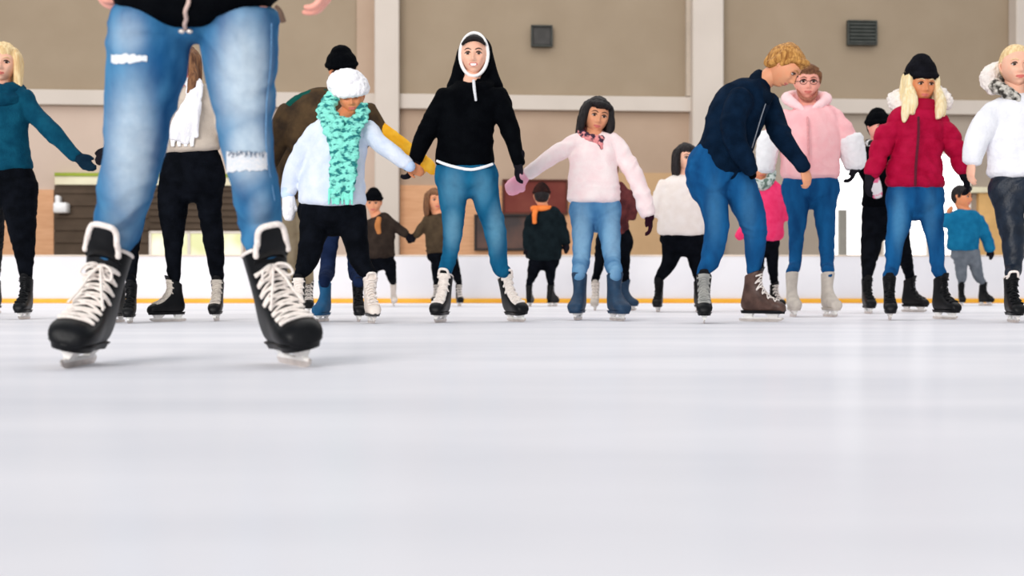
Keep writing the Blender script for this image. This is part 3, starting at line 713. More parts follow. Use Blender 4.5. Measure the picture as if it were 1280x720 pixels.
T_BLACK = fabric('trousers_black', (6, 8, 13), (14, 17, 24)); T_LEATHER = fabric('trousers_coated', (12, 22, 36), (22, 34, 50), rough=.42, spec=.3)
T_OLIVE = fabric('trousers_khaki', (150, 134, 108), (164, 148, 122)); T_DNAVY = fabric('trousers_navy', (22, 34, 62), (30, 44, 76)); T_GREY = fabric('trousers_grey', (98, 104, 112), (116, 122, 130))
BLACK_C = fabric('cloth_black', (2, 3, 6), (6, 8, 12)); GLV = fabric('glove_black', (20, 18, 24), (32, 30, 36)); GLV_T = fabric('glove_teal', (14, 34, 52), (22, 48, 66))
SKB = dict(black=BLK, lace=LACE, rim=None, holder=HOLD_W, tongue_h=.25, rows=6, detail=1)
def sk_(**k): return {**SKB, **k}

# ---- the close skater whose upper body rises out of the picture
def fg_hem(v):
    za = P(0, -110, 3.14).z; zb = P(0, 0, 3.14).z; xc = P(243, 0, 3.14).x
    low = np.clip((za - v[:, 2]) / (za - zb), 0, 1)
    v[:, 2] += low * ((v[:, 0] - xc) / .23) ** 2 * .072
    return v
def fg_extra(R):
    root = R['root']; d = 3.14
    # rips: pale threads across a worn patch, following the leg
    from mathutils.bvhtree import BVHTree
    me = R['pants'].data; bv = BVHTree.FromPolygons([v.co for v in me.vertices], [tuple(p.vertices) for p in me.polygons])
    def hit(px, py, off=.002):
        o = Vector((0, 0, HC)); dr = (P(px, py, 1) - o).normalized(); h = bv.ray_cast(o, dr)
        return (h[0] + h[1] * off) if h[0] else None
    white = mat('rip_threads', sr(236, 234, 234), sr(214, 222, 230), scale=120, bump=.4)
    def patch(nm, x0, x1, ya, yb, ni, nj, m, jag=0, off=.0025):
        mb = MB(); v = []; rnd = random.Random(3)
        for i in range(ni + 1):
            for j in range(nj + 1):
                x = x0 + (x1 - x0) * j / nj; y = ya(x) + (yb(x) - ya(x)) * i / ni + (rnd.uniform(-jag, jag) if i in (0, ni) else 0)
                h = hit(x, y, off); v.append(h if h else v[-1])
        N_ = len(v); v2 = v + [q + Vector((0, .004, 0)) for q in v]; f = []
        for i in range(ni):
            for j in range(nj):
                q = (i * (nj + 1) + j, i * (nj + 1) + j + 1, (i + 1) * (nj + 1) + j + 1, (i + 1) * (nj + 1) + j); f += [q, tuple(N_ + k for k in q[::-1])]
        mb.add([tuple(q) for q in v2], f); return obj(nm, mb, m, R['pants'], fixn=False)
    patch('torn_patch', 140, 184, lambda x: 68 + (x - 160) ** 2 * .002, lambda x: 79 - (x > 172) * 3, 3, 14, white, 1.6)
    patch('torn_patch', 284, 333, lambda x: 190 + (x - 308) * .02, lambda x: 213 - (x - 308) * .07, 4, 16, white, 1.8)
    fr = MB(); rnd = random.Random(8)
    for i in range(15):
        x = 288 + i * 3; y = 189 + rnd.uniform(-1, 1.5); a, b_ = hit(x, y, .004), hit(x + rnd.uniform(-5, 5), y + rnd.uniform(3, 7), .005)
        if a and b_: fr.add(*loft([a, (a + b_) / 2 + Vector((0, -.003, 0)), b_], [.0011] * 3, n=6, k=2))
    for i in range(0):
        x = 142 + i * 3.6; y = 79 + rnd.uniform(-1, 1); a, b_ = hit(x, y, .004), hit(x + rnd.uniform(-3, 3), y + rnd.uniform(1, 3), .005)
        if a and b_: fr.add(*loft([a, (a + b_) / 2 + Vector((0, -.003, 0)), b_], [.0011] * 3, n=6, k=2))
    obj('frayed_thread', fr, mat('fray_blue', sr(70, 92, 118), scale=50, bump=0), R['pants'])
    # side seams and knee creases as raised stitching
    sm = MB()
    for ln in ([(339, 30), (338, 80), (333, 130), (333, 190), (343, 250)],):
        pts = [hit(x, y, .001) for x, y in ln]; pts = [p_ for p_ in pts if p_]
        if len(pts) > 2: sm.add(*loft(pts, [.0018] * len(pts), n=8, k=5))
    obj('seam', sm, mat('seam_blue', sr(96, 138, 176), scale=80, bump=.3), R['pants'])
    # zip of the jacket with its pale cord
    mj = R['top'].data; bj = BVHTree.FromPolygons([v.co for v in mj.vertices], [tuple(p.vertices) for p in mj.polygons])
    def hj(px, py, off=.004):
        o = Vector((0, 0, HC)); dr = (P(px, py, 1) - o).normalized(); h = bj.ray_cast(o, dr); return h[0] + h[1] * off if h[0] else None
    pts = [hj(x, y) for x, y in ((238, -60), (236, -30), (236, 0), (234, 8), (232, 14), (233, 22), (231, 29), (232, 34))]; pts = [p_ for p_ in pts if p_]
    zb = MB(); zb.add(*loft(pts, [.0052] * len(pts), n=10, k=4)); obj('zip', zb, mat('zip_cream', sr(226, 198, 186), sr(206, 176, 164), scale=200, bump=.4), R['top'])
    e = pts[-1]; zb = MB()
    for dx in (-.008, .012): zb.add(*ellipsoid(e + Vector((dx, -.006, -.008)), (.009, .006, .006), None, 12, 8))
    obj('zip_pull', zb, STEEL, R['top'])
    tb = MB(); a = P(345, 8, 3.08); tb.add(*loft([a, P(350, 14, 3.08), P(354, 27, 3.08)], [.005, .006, .008], [.003] * 3, (1, 0, 0), n=10)); obj('cord_end', tb, mat('cord_brown', sr(90, 70, 58), scale=40), R['top'])
    hb = MB(); hb.add(*loft([P(243, 26, 3.02), P(243, 0, 3.02)], [.001, .001], n=6))
FG = dict(black=BLK, lace=LACE, rim=RIM, holder=HOLD_W, detail=2, rows=8, bow=True, tongue_h=.8, tlean=.042, hgt=1.12, size=.97, sole=BLK, wide=1.26, ltop=1.9)
R = person('close skater in light blue ripped jeans and black zip jacket, cut off above the hips', 3.14,
    head=(243, -415, 108, 0, 0, 0), torso=[(243, -330, 34, .9), (243, -300, 78, .6), (243, -250, 100, .58), (243, -120, 98, .6), (243, -40, 102, .64), (243, 12, 108, .66), (243, 20, 108, .66)],
    arms=([(150, -270, 36), (122, -150, 28), (120, -40, 22, -.05)], [(336, -270, 36), (372, -150, 28), (412, -50, 21, -.05)]),
    pelvis=[(243, -60, 92), (243, -10, 99), (243, 16, 98), (243, 30, 62)],
    legs=([(190, 20, 52), (184, 80, 50), (176, 130, 43), (167, 190, 36.5), (156, 240, 34, .02), (148, 282, 30, .05), (143, 318, 27, .05)],
          [(298, 20, 51), (301, 80, 45.5), (304, 130, 39), (310, 190, 31), (320, 240, 29.5, .02), (325, 276, 27, .05), (328, 306, 25, .05)]),
    feet=((99, 457, 2, {**FG, 'roll': -13}), (367, 456, 28, {**FG, 'roll': 13})),
    top=BLACK_C, topname='jacket', pants=J_FADE, pantname='jeans', sk=SK_P, hair=(H_BROWN, 'short'), hem=fg_hem, vox=.008, fold=.009, pfold=.009, seed=3,
    hands=(dict(at=(416, -44, 402, 30), palm=(-1, .1, -.1), thumb=1, curl=24, s=1.02), dict(at=(119, -52, 124, 26), palm=(1, .1, 0), thumb=-1, curl=26, s=1.0)), extras=fg_extra)
wear(R, [(305, 95, 34, 75, .95), (310, 185, 26, 45, .9), (165, 190, 30, 90, .8), (160, 45, 22, 30, .45), (325, 262, 14, 30, .3), (150, 280, 20, 40, .3)])  # dye wear, its contrast also standing in for shade on the inner thighs

# ---- the row of skaters
def a_extra(R):
    hpart(R, 'cowl', [('r', hring(.100, .095, -.145, .01, .02), [.042] * 16), ('r', hring(.120, .11, -.185, .0, .03), [.042] * 16)], fabric('knit_teal_dark', (8, 56, 80), (14, 70, 94), bscale=90, bump=.5), fold=.005, wx=(25, 25, 45))
R = person('blonde woman in a teal sweater and cowl at the left edge, black trousers', 7.75,
    head=(3, 80, 50, 16, 2, 4), torso=[(0, 108, 14), (2, 115, 30), (2, 135, 36), (1, 165, 33), (1, 190, 36), (1, 209, 40)],
    arms=([(-24, 122, 13), (-46, 165, 11), (-52, 205, 8)], [(28, 122, 14, 0), (46, 146, 12, 0), (66, 166, 11.5, -.05), (86, 186, 9.5, -.05), (96, 196, 8.5, -.05)]),
    pelvis=[(1, 185, 34), (1, 215, 41), (3, 240, 42), (3, 252, 26)], legs=([(-17, 230, 24), (-14, 270, 20), (-10, 310, 14), (-8, 348, 12)], [(23, 230, 25), (26, 270, 20), (30, 310, 14.5), (31, 350, 12)]),
    feet=((-10, 392, -10, sk_(lace=BLK, size=.95, hgt=.95)), (31, 399, 6, sk_(lace=BLK, size=.95, hgt=.95))),
    top=fabric('knit_teal', (10, 64, 88), (16, 78, 102), bscale=90, bump=.5), pants=T_BLACK, sk=SK_F, hair=(H_BLOND, 'long', [[(.06, -.03, .06, .02), (.085, -.03, -.03, .024), (.10, -.03, -.10, .022), (.105, -.05, -.155, .012)], [(-.06, -.03, .06, .02), (-.085, -.03, -.03, .024), (-.10, -.03, -.10, .022)]]),
    hands=(dict(at=(97, 196, 117, 214), mat=GLV_T, palm=(0, 1, .2), curl=30, s=.98, fat=1.15, dz=-.05, thumb=-1),), extras=a_extra, seed=5)
person('skater in dark clothes almost hidden behind the close skater\'s left-hand jeans leg', 7.25,
    head=(172, 112, 40, 0, 0, 0), torso=[(172, 138, 9), (172, 143, 20), (170, 165, 24), (170, 200, 23), (169, 235, 24)],
    arms=([(154, 148, 10), (146, 172, 9, .05), (136, 186, 7, .05)], [(188, 148, 10), (190, 180, 8), (186, 210, 7)]),
    pelvis=[(168, 225, 22), (167, 250, 22), (166, 262, 14)], legs=([(158, 255, 12), (152, 300, 9), (148, 345, 8)], [(174, 255, 12), (168, 300, 9), (164, 345, 8)]),
    feet=((146, 403, -8, sk_(size=.8, lace=BLK)), (163, 404, 10, sk_(size=.8, lace=BLK))), top=BLACK_C, pants=T_BLACK, topname='jacket', sk=SK_T, hair=(H_BROWN, 'short'),
    hands=(dict(at=(136, 187, 116, 211), mat=GLV, palm=(0, 1, .2), curl=30, s=.9, fat=1.15, dz=.03),), seed=6)
def c_extra(R):
    ppart(R, 'scarf', [[(232, 100, 9, -.06), (246, 108, 9, -.10), (236, 135, 11, -.13), (228, 158, 15, -.14), (222, 175, 14, -.14)], [(240, 104, 8, -.08), (242, 130, 10, -.13), (240, 158, 9, -.14), (243, 172, 6, -.14)]], fabric('scarf_white', (246, 244, 246), (236, 234, 240), bump=.5), fold=.010, wx=(50, 50, 9), fl=.4)
    ppart(R, 'fringe', [[(x, 170, 1.6, -.14), (x + (i % 2) * 2 - 1, 183, 1.3, -.14)] for i, x in enumerate(range(210, 246, 4))], mat('scarf_fringe', sr(236, 232, 232), scale=60), vox=.005, sm=1)
R = person('woman with long brown hair and a white scarf seen between the close skater\'s legs', 7.2,
    head=(228, 82, 48, -20, 0, 0), torso=[(236, 106, 13), (238, 116, 32), (238, 135, 37), (238, 160, 35), (239, 186, 37)],
    arms=([(209, 124, 12), (203, 160, 10), (199, 190, 8)], [(268, 124, 13), (282, 160, 11), (290, 190, 9)]),
    pelvis=[(239, 176, 33), (240, 205, 40), (240, 232, 41), (240, 244, 24)], legs=([(219, 225, 22), (216, 262, 19.5), (217, 300, 13.5), (218, 350, 11)], [(260, 225, 21), (262, 262, 16), (267, 300, 14.5), (272, 352, 10)]),
    feet=((212, 402, -42, sk_(size=.92, hgt=.85, panel=BT_BEIGE, lace=BT_BEIGE)), (271, 401, 6, sk_(size=.92, hgt=.85, panel=BT_BEIGE, lace=BT_BEIGE))),
    top=fabric('jersey_beige', (206, 192, 178), (194, 180, 166)), pants=T_BLACK, sk=SK_P, hair=(H_BROWN, 'long', [[(.06, -.02, .04, .026), (.10, -.03, -.05, .03), (.115, -.06, -.12, .03), (.11, -.08, -.19, .018)]]),
    hands=(dict(at=(198, 190, 194, 214), palm=(1, 0, 0), curl=20, s=.8),), extras=c_extra, seed=7)
# E : child in white hat and turquoise scarf
def e_extra(R):
    hat = fabric('fleece_white', (248, 246, 248), (240, 238, 242), bscale=60, bump=.8, scale=30)
    hpart(R, 'hat', [('e', (-.02, .012, .082), (.118, .118, .088)), ('e', (.035, .0, .060), (.080, .10, .070)), ('r', hring(.092, .104, .040, .0, .012), [.026] * 16)], hat, fold=.006, wx=(60, 60, 60))
    tq = mat('scarf_turquoise', sr(34, 120, 122), sr(140, 232, 214), rough=.9, scale=26, bump=.9, bscale=60, stretch=(1, 1, 1.6), lo=.40, hi=.52)
    tubes = [[(418, 118, 10, -.02), (408, 138, 12, -.06), (416, 158, 13, -.11), (425, 185, 13, -.14), (424, 215, 12, -.15), (420, 248, 9, -.15)],
             [(452, 130, 8, -.02), (452, 145, 10, -.06), (441, 162, 11, -.12), (437, 185, 12, -.14), (436, 212, 11, -.15), (434, 240, 8, -.15)],
             [(404, 140, 9, -.04), (420, 152, 11, -.10), (440, 154, 10, -.11), (456, 146, 8, -.05)]]
    o = ppart(R, 'scarf', tubes, tq, fold=.016, wx=(36, 36, 42), fl=.55)
    ppart(R, 'fringe', [[(x, 236, 1.8, -.16), (x + (i % 3) - 1, 256, 1.3, -.16)] for i, x in enumerate(range(412, 444, 4))], mat('scarf_fringe_aqua', sr(120, 215, 195), scale=60), vox=.005, sm=1)
    ppart(R, 'mitten', [[(360, 244, 7.5, 0), (361, 254, 8.5, 0), (361, 266, 8.5, 0), (362, 274, 6, 0)], [(366, 254, 4, 0), (370, 263, 3.6, 0)]], hat, vox=.007, fold=.003)
R = person('child in a fluffy white hat, turquoise knitted scarf and pale blue sweater', 6.95,
    head=(439, 121, 48, 6, 14, -6), torso=[(430, 146, 14), (428, 154, 30), (424, 172, 37), (419, 200, 38), (416, 228, 42), (415, 252, 43)],
    arms=([(399, 163, 13), (383, 184, 14), (368, 212, 13), (360, 240, 10)], [(458, 160, 13), (474, 178, 12, -.03), (490, 190, 11, -.05), (510, 206, 8.5, -.05)]),
    pelvis=[(415, 235, 38), (415, 258, 43), (415, 276, 42), (414, 286, 24)], legs=([(396, 268, 22), (390, 300, 18), (383, 330, 14), (376, 354, 12)], [(437, 268, 23), (445, 300, 17.5), (452, 330, 14), (458, 356, 11.5)]),
    feet=((373, 405, 6, sk_(size=.9, panel=LACE)), (464, 404, 16, sk_(size=.92, black=BT_WHITE, lace=LACE, rim=RIM, sole=HOLD_B))),
    top=fabric('knit_ice_blue', (208, 218, 236), (224, 230, 242), bscale=80, bump=.4), pants=T_BLACK, sk=SK_W, hair=(H_BLACK, 'tied'),
    hands=(dict(at=(509, 206, 524, 214), s=.85, curl=35),), extras=e_extra, seed=8, cuff=fabric('cuff_blue', (186, 204, 232)))
# F : dark cap, brown jacket, yellow sleeve
def f_extra(R):
    beanie(R, BLACK_C, 1.05, 1.1)
    ppart(R, 'yoke', [[(356, 146, 9, -.02), (370, 132, 11, -.02), (390, 124, 12, -.02), (410, 122, 12, -.02)]], fabric('yoke_green', (14, 72, 64), (20, 84, 76)), fold=.004)
    ye = fabric('sleeve_yellow', (246, 176, 40), (250, 190, 60))
    ppart(R, 'sleeve', [[(474, 158, 8, .0), (492, 172, 8.5, -.02), (512, 187, 7.5, -.03), (528, 198, 6.5, -.03)]], ye, fold=.004)
R = person('skater in a black cap and brown jacket behind the child with the white hat', 7.9,
    head=(427, 90, 46, -5, 15, 0), torso=[(424, 118, 16), (416, 132, 40), (412, 148, 56), (410, 170, 56), (408, 200, 44), (406, 232, 34)],
    arms=([(366, 146, 22), (352, 164, 17), (344, 188, 13), (340, 206, 9)], [(456, 142, 18), (470, 158, 13), (480, 168, 9)]),
    pelvis=[(408, 222, 32), (410, 245, 33), (414, 262, 30), (418, 272, 18)], legs=([(412, 262, 18), (412, 300, 13), (409, 340, 11), (407, 356, 10)], [(436, 262, 17), (442, 300, 12), (443, 340, 9), (445, 356, 9)]),
    feet=((404, 402, -10, sk_(black=BT_BLUE, lace=None, size=.85, tongue_h=0, sole=BT_BLUE)), (448, 402, 12, sk_(size=.85, lace=BLK))),
    top=fabric('jacket_olive_brown', (84, 66, 46), (52, 42, 34), scale=9), pants=T_DNAVY, topname='jacket', sk=SK_W, hair=(H_BLACK, 'tied'),
    hands=(dict(at=(528, 198, 545, 218), mat=fabric('glove_orange', (246, 170, 34), (252, 196, 70)), s=.95, curl=26, dz=.02, fat=1.15),), extras=f_extra, seed=9)
person('skater in khaki trousers mostly hidden behind the close skater and the white-hatted child', 9.0,
    head=(372, 150, 36, 0, 0, 0), torso=[(370, 172, 10), (370, 178, 22), (370, 200, 25), (370, 225, 23), (369, 245, 24)],
    arms=([(352, 184, 9), (350, 210, 8), (352, 238, 6)], [(388, 184, 9), (390, 210, 8), (390, 238, 6)]),
    pelvis=[(369, 236, 23), (368, 256, 24), (368, 268, 14)], legs=([(362, 262, 14), (363, 300, 12), (364, 345, 11)], [(380, 262, 14), (382, 300, 11), (384, 345, 10)]),
    feet=((365, 392, 0, sk_(size=.9)), (386, 392, 10, sk_(size=.9))), top=fabric('jacket_olive_brown', (84, 66, 46)), pants=T_OLIVE, topname='jacket', sk=SK_T, hair=(H_BLACK, 'short'), seed=10)
# J : woman in the black hood
def j_extra(R):
    bk = BLACK_C
    hpart(R, 'hood', [('e', (0, .050, .012), (.100, .085, .128)), ('r', [(q[0] * 1.0, q[1], q[2] - .02) for q in ring(.085, .130, -.005, -.004, .01)], [.017] * 14),
                      ('t', [(-.078, .02, .03), (-.092, .025, -.05), (-.098, .03, -.11), (-.120, .03, -.175)], [.022, .032, .040, .044]), ('t', [(.078, .02, .03), (.092, .025, -.05), (.098, .03, -.11), (.120, .03, -.175)], [.022, .032, .040, .044]),
                      ('t', [(-.10, .03, -.15), (0, .05, -.17), (.10, .03, -.15)], [.05, .06, .05]), ('r', hring(.085, .080, -.165, .0, .03), [.036] * 16)], bk, fold=.005, wx=(20, 20, 12))
    hpart(R, 'hood_lining', [('r', ring(.079, .124, .004, -.030, .018), [.0105] * 14)], fabric('lining_white', (244, 242, 240), (236, 232, 232)), vox=.005, sm=1)
    hpart(R, 'hairband', [('t', [(-.062, -.050, .060), (-.036, -.076, .080), (0, -.086, .088), (.036, -.076, .080), (.062, -.050, .060)], [.009, .0115, .0115, .0115, .009])], mat('band_black', sr(26, 20, 20), scale=40), vox=.004, sm=1)
    ppart(R, 'shirt_hem', [[(546, 201, 1.9, -.070), (556, 205, 2.1, -.098), (570, 209, 2.1, -.116), (588, 212, 2.1, -.118), (604, 209, 2.1, -.104), (616, 205, 1.9, -.072)]], fabric('shirt_white', (236, 234, 238)), vox=.006)
    ppart(R, 'zip', [[(592, 100, 2.0, -.135), (593, 112, 2.0, -.145), (595, 126, 1.6, -.145)]], mat('zip_silver', sr(205, 205, 208), rough=.4, scale=90), vox=.004, sm=1)
def jflat(v): return v
R = person('smiling woman in a black hooded sweatshirt with white hood lining and blue jeans', 7.0,
    head=(593, 70, 51, -3, 2, 0, 0, True), torso=[(590, 102, 16), (590, 108, 28), (589, 122, 40), (583, 150, 37), (582, 175, 35), (581, 193, 37.5), (581, 203, 38)],
    arms=([(562, 121, 17), (546, 144, 15), (534, 165, 13), (524, 188, 10.5), (520, 199, 9.5)], [(619, 120, 17), (631, 144, 14), (638, 165, 12), (645, 190, 9.5), (649, 204, 9)]),
    pelvis=[(582, 190, 34), (582, 210, 38.5), (584, 228, 39.5), (585, 240, 24)], legs=([(566, 225, 22), (566, 255, 18), (566, 285, 14), (564, 310, 12), (562, 340, 12)], [(603, 222, 22), (608, 250, 18), (617, 280, 16), (621, 305, 14), (625, 335, 11.5), (628, 346, 10)]),
    feet=((551, 403, -12, sk_(panel=LACE, rim=RIM, roll=-4)), (645, 402, 24, sk_(panel=LACE, rim=RIM, roll=12))),
    top=BLACK_C, pants=J_TEAL, pantname='jeans', topname='sweatshirt', sk=SK_F, hair=(H_BLACK, 'tied'),
    hands=(dict(at=(520, 199, 513, 222), mat=GLV, palm=(-1, .3, 0), curl=30, s=1.0, fat=1.15, thumb=1), dict(at=(648, 202, 644, 226), mat=GLV, palm=(1, .3, 0), curl=26, s=.9, fat=1.05, thumb=-1)), extras=j_extra, seed=11)
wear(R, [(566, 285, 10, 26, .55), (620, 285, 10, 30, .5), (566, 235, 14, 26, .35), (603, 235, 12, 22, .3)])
# M : girl in the pink sweater
def m_extra(R):
    fl = mat('scarf_floral', sr(60, 40, 60), sr(240, 150, 150), scale=30, bump=.3, lo=.46, hi=.54)
    hpart(R, 'scarf', [('r', hring(.082, .080, -.112, -.01, .03), [.026] * 16), ('t', [(.02, -.085, -.14), (.035, -.105, -.165), (.045, -.11, -.19)], [.022, .02, .012])], fl, fold=.006, wx=(50, 50, 50))
    pk = fabric('glove_pink', (248, 168, 190), (250, 186, 204))
    ppart(R, 'mitten', [[(657, 219, 7, -.02), (650, 226, 9, -.02), (641, 234, 10.5, -.02), (635, 237, 8, -.02)], [(650, 226, 7, -.02), (651, 238, 6, -.02)]], pk, vox=.007, fold=.003)
R = person('girl with dark bobbed hair in a pale pink sweater, navy boots', 7.95,
    head=(746, 146, 46, 8, 6, 10), torso=[(743, 168, 13), (744, 175, 27), (742, 190, 31), (741, 210, 30), (742, 235, 33), (742, 249, 33.5)],
    arms=([(728, 174, 10.5), (708, 184, 11.5, -.02), (684, 200, 10, -.03), (660, 217, 8.5, -.03)], [(762, 174, 11), (776, 190, 12), (796, 225, 11), (805, 252, 11.5), (810, 268, 11)]),
    pelvis=[(743, 238, 31), (744, 256, 32.5), (744, 272, 32), (744, 284, 18)], legs=([(729, 272, 17), (728, 300, 14), (726, 330, 12), (725, 355, 11)], [(759, 272, 17.5), (763, 300, 14), (766, 330, 12), (768, 356, 11)]),
    feet=((723, 400, -14, sk_(black=BT_NAVY, lace=None, sole=BT_NAVY, size=.98, wide=1.15, tongue_h=0, hgt=1.1)), (771, 401, 16, sk_(black=BT_NAVY, lace=None, sole=BT_NAVY, size=.98, wide=1.15, tongue_h=0, hgt=1.1))),
    top=fabric('knit_blush', (253, 226, 226), (255, 238, 236), bscale=90, bump=.35), pants=J_MID, pantname='jeans', sk=SK_T, hair=(H_BLACK, 'long', [[(-.07, -.02, .05, .026), (-.092, -.03, -.03, .030), (-.092, -.04, -.09, .022)], [(.07, -.02, .05, .026), (.092, -.03, -.03, .030), (.090, -.04, -.09, .022)], [(-.055, -.075, .075, .016), (0, -.086, .074, .019), (.055, -.075, .070, .016)]]),
    hands=(dict(at=(811, 268, 815, 290), mat=fabric('glove_wine', (36, 14, 26), (52, 22, 36)), palm=(-1, .3, 0), s=.95, fat=1.2, curl=22),), extras=m_extra, seed=12)
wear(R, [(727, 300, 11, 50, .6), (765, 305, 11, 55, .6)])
person('skater in a maroon jacket and black skirt half hidden behind the girl in pale pink', 10.4,
    head=(762, 216, 30, 0, 0, 0), torso=[(764, 232, 8), (766, 237, 18), (768, 255, 21), (768, 275, 18), (768, 292, 20)],
    arms=([(752, 242, 7.5), (748, 262, 6.5), (748, 280, 5)], [(783, 242, 8.5), (789, 258, 8), (790, 272, 6.5)]),
    pelvis=[(768, 280, 20), (768, 300, 24), (768, 312, 22), (768, 318, 18)], legs=([(752, 308, 9), (748, 335, 7), (746, 365, 6)], [(780, 308, 10), (780, 335, 8), (780, 368, 7)]),
    feet=((744, 388, -8, sk_(size=.85, black=BT_BEIGE, lace=LACE)), (784, 388, 34, sk_(size=.85, black=BT_NAVY, lace=None))), top=fabric('jacket_wine', (112, 58, 58), (70, 36, 40), scale=10), pants=T_BLACK, topname='jacket', sk=SK_T, hair=(H_BROWN, 'short'), vox=.012, seed=13)
R = person('dark-haired child in a cream sweater beside the bending man, black trousers', 9.7,
    head=(858, 199, 37, 14, 0, 0), torso=[(856, 218, 10), (856, 224, 24), (855, 240, 30), (853, 262, 30), (852, 290, 31)],
    arms=([(832, 230, 10.5), (824, 248, 9.5), (818, 268, 8)], [(882, 230, 10), (888, 250, 9), (888, 270, 7)]),
    pelvis=[(853, 278, 28), (854, 300, 30), (854, 314, 18)], legs=([(841, 304, 15), (837, 328, 11), (831, 352, 8.5), (828, 366, 8)], [(867, 304, 14), (871, 335, 9), (873, 365, 7)]),
    feet=((823, 390, -14, sk_(size=.9, lace=BLK)), (875, 390, 10, sk_(size=.9, lace=BLK))), top=fabric('knit_cream', (240, 228, 220), (246, 236, 230), bump=.3), pants=T_BLACK, sk=SK_F, hair=(H_BLACK, 'long', [[(-.07, -.02, .05, .026), (-.095, -.03, -.03, .032), (-.092, -.04, -.11, .022)]]), vox=.012, seed=14)
# P : man bending forward
def p_extra(R):
    ppart(R, 'zip', [[(957, 130, .9, -.125), (952, 145, .9, -.15), (946, 165, .9, -.165), (940, 185, .9, -.15)]], mat('zip_grey', sr(120, 124, 132)), vox=.004, sm=1)
    ppart(R, 'collar', [[(950, 92, 7, .0), (944, 102, 9, -.04), (952, 118, 9, -.09), (963, 124, 8, -.1)]], fabric('collar_navy', (8, 20, 34), (14, 28, 44)), fold=.003)
    ppart(R, 'hip_bag', [[(930, 196, 7, -.06), (936, 210, 9, -.06), (940, 222, 6, -.06)]], BLACK_C)
R = person('ginger-haired man in a navy jacket and blue jeans bending forward', 7.1,
    head=(981, 84, 52, 62, 46, 6, -.06), torso=[(952, 104, 13, 1.1), (941, 116, 27, 1.05), (925, 135, 35, 1.05), (915, 160, 35, 1.0), (905, 188, 33, 1.0), (897, 206, 34, .95), (896, 220, 30, .95)], yaw=0,
    arms=([(926, 122, 17, -.15), (916, 152, 16, -.22), (922, 182, 14, -.24), (934, 204, 11, -.22), (940, 214, 9, -.22)], [(957, 124, 15, .08), (968, 150, 15, .05), (980, 176, 13, -.05), (1000, 202, 10, -.1), (1005, 210, 9, -.1)]),
    pelvis=[(892, 195, 30, 1), (890, 214, 34, .95), (895, 232, 34, .9), (905, 242, 20)], legs=([(880, 222, 23), (890, 248, 20), (896, 275, 17.5), (894, 300, 15.5), (888, 325, 14), (885, 345, 13)], [(918, 222, 24), (929, 245, 22.5), (938, 268, 20), (944, 292, 16), (943, 320, 13), (941, 345, 12)]),
    feet=((880, 404, -8, sk_(size=1.02, panel=BT_GREY, lace=BT_GREY, hgt=.9)), (949, 402, 55, sk_(size=1.06, black=BT_BROWN, lace=LACE, sole=BLK, hgt=.95, tong=BLK))),
    top=fabric('jacket_navy', (6, 22, 40), (12, 32, 54), bump=.3), pants=J_ROYAL, pantname='jeans', topname='jacket', sk=SK_T, hair=(H_GING, 'short', [[(0, .05, .08, .05), (0, .09, .03, .04), (0, .09, -.04, .03)], [(-.06, .03, .05, .03), (-.075, .03, .0, .024), (-.06, .06, -.05, .02)]]),
    hands=(dict(at=(1004, 209, 1011, 231), palm=(-.6, 1, 0), s=.95, curl=32, dz=-.1, thumb=-1),), extras=p_extra, seed=15)
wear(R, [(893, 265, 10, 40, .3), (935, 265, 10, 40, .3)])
def q_extra(R):
    ppart(R, 'scarf', [[(942, 228, 6, -.08), (952, 232, 7, -.1), (962, 226, 6, -.08), (966, 214, 5, -.06)]], mat('scarf_grey_green', sr(90, 110, 100), sr(190, 200, 196), scale=30, lo=.45, hi=.55), fold=.004)
    ppart(R, 'mitten', [[(932, 284, 6, -.1), (927, 292, 7, -.1), (922, 297, 5, -.1)]], fabric('mitten_hot', (240, 60, 110)))
R = person('small child in a hot pink coat glimpsed behind the bending man', 10.2,
    head=(950, 212, 30, 0, 0, 0), torso=[(952, 226, 9), (953, 232, 22), (955, 250, 26), (957, 275, 23), (958, 298, 22)],
    arms=([(930, 240, 9), (932, 262, 8), (932, 282, 7)], [(973, 240, 10), (978, 256, 9), (983, 274, 5)]),
    pelvis=[(957, 290, 18), (957, 305, 19), (957, 314, 12)], legs=([(950, 305, 9), (948, 335, 7.5), (948, 362, 6.5)], [(965, 305, 9.5), (966, 335, 7.5), (967, 364, 6.5)]),
    feet=((946, 388, -8, sk_(size=.8, lace=BLK)), (970, 388, 20, sk_(size=.8, lace=LACE))), top=fabric('coat_hot_pink', (240, 52, 104), (248, 70, 122)), pants=T_BLACK, topname='coat', sk=SK_T, hair=(H_BLACK, 'short'), extras=q_extra, vox=.012, seed=16)
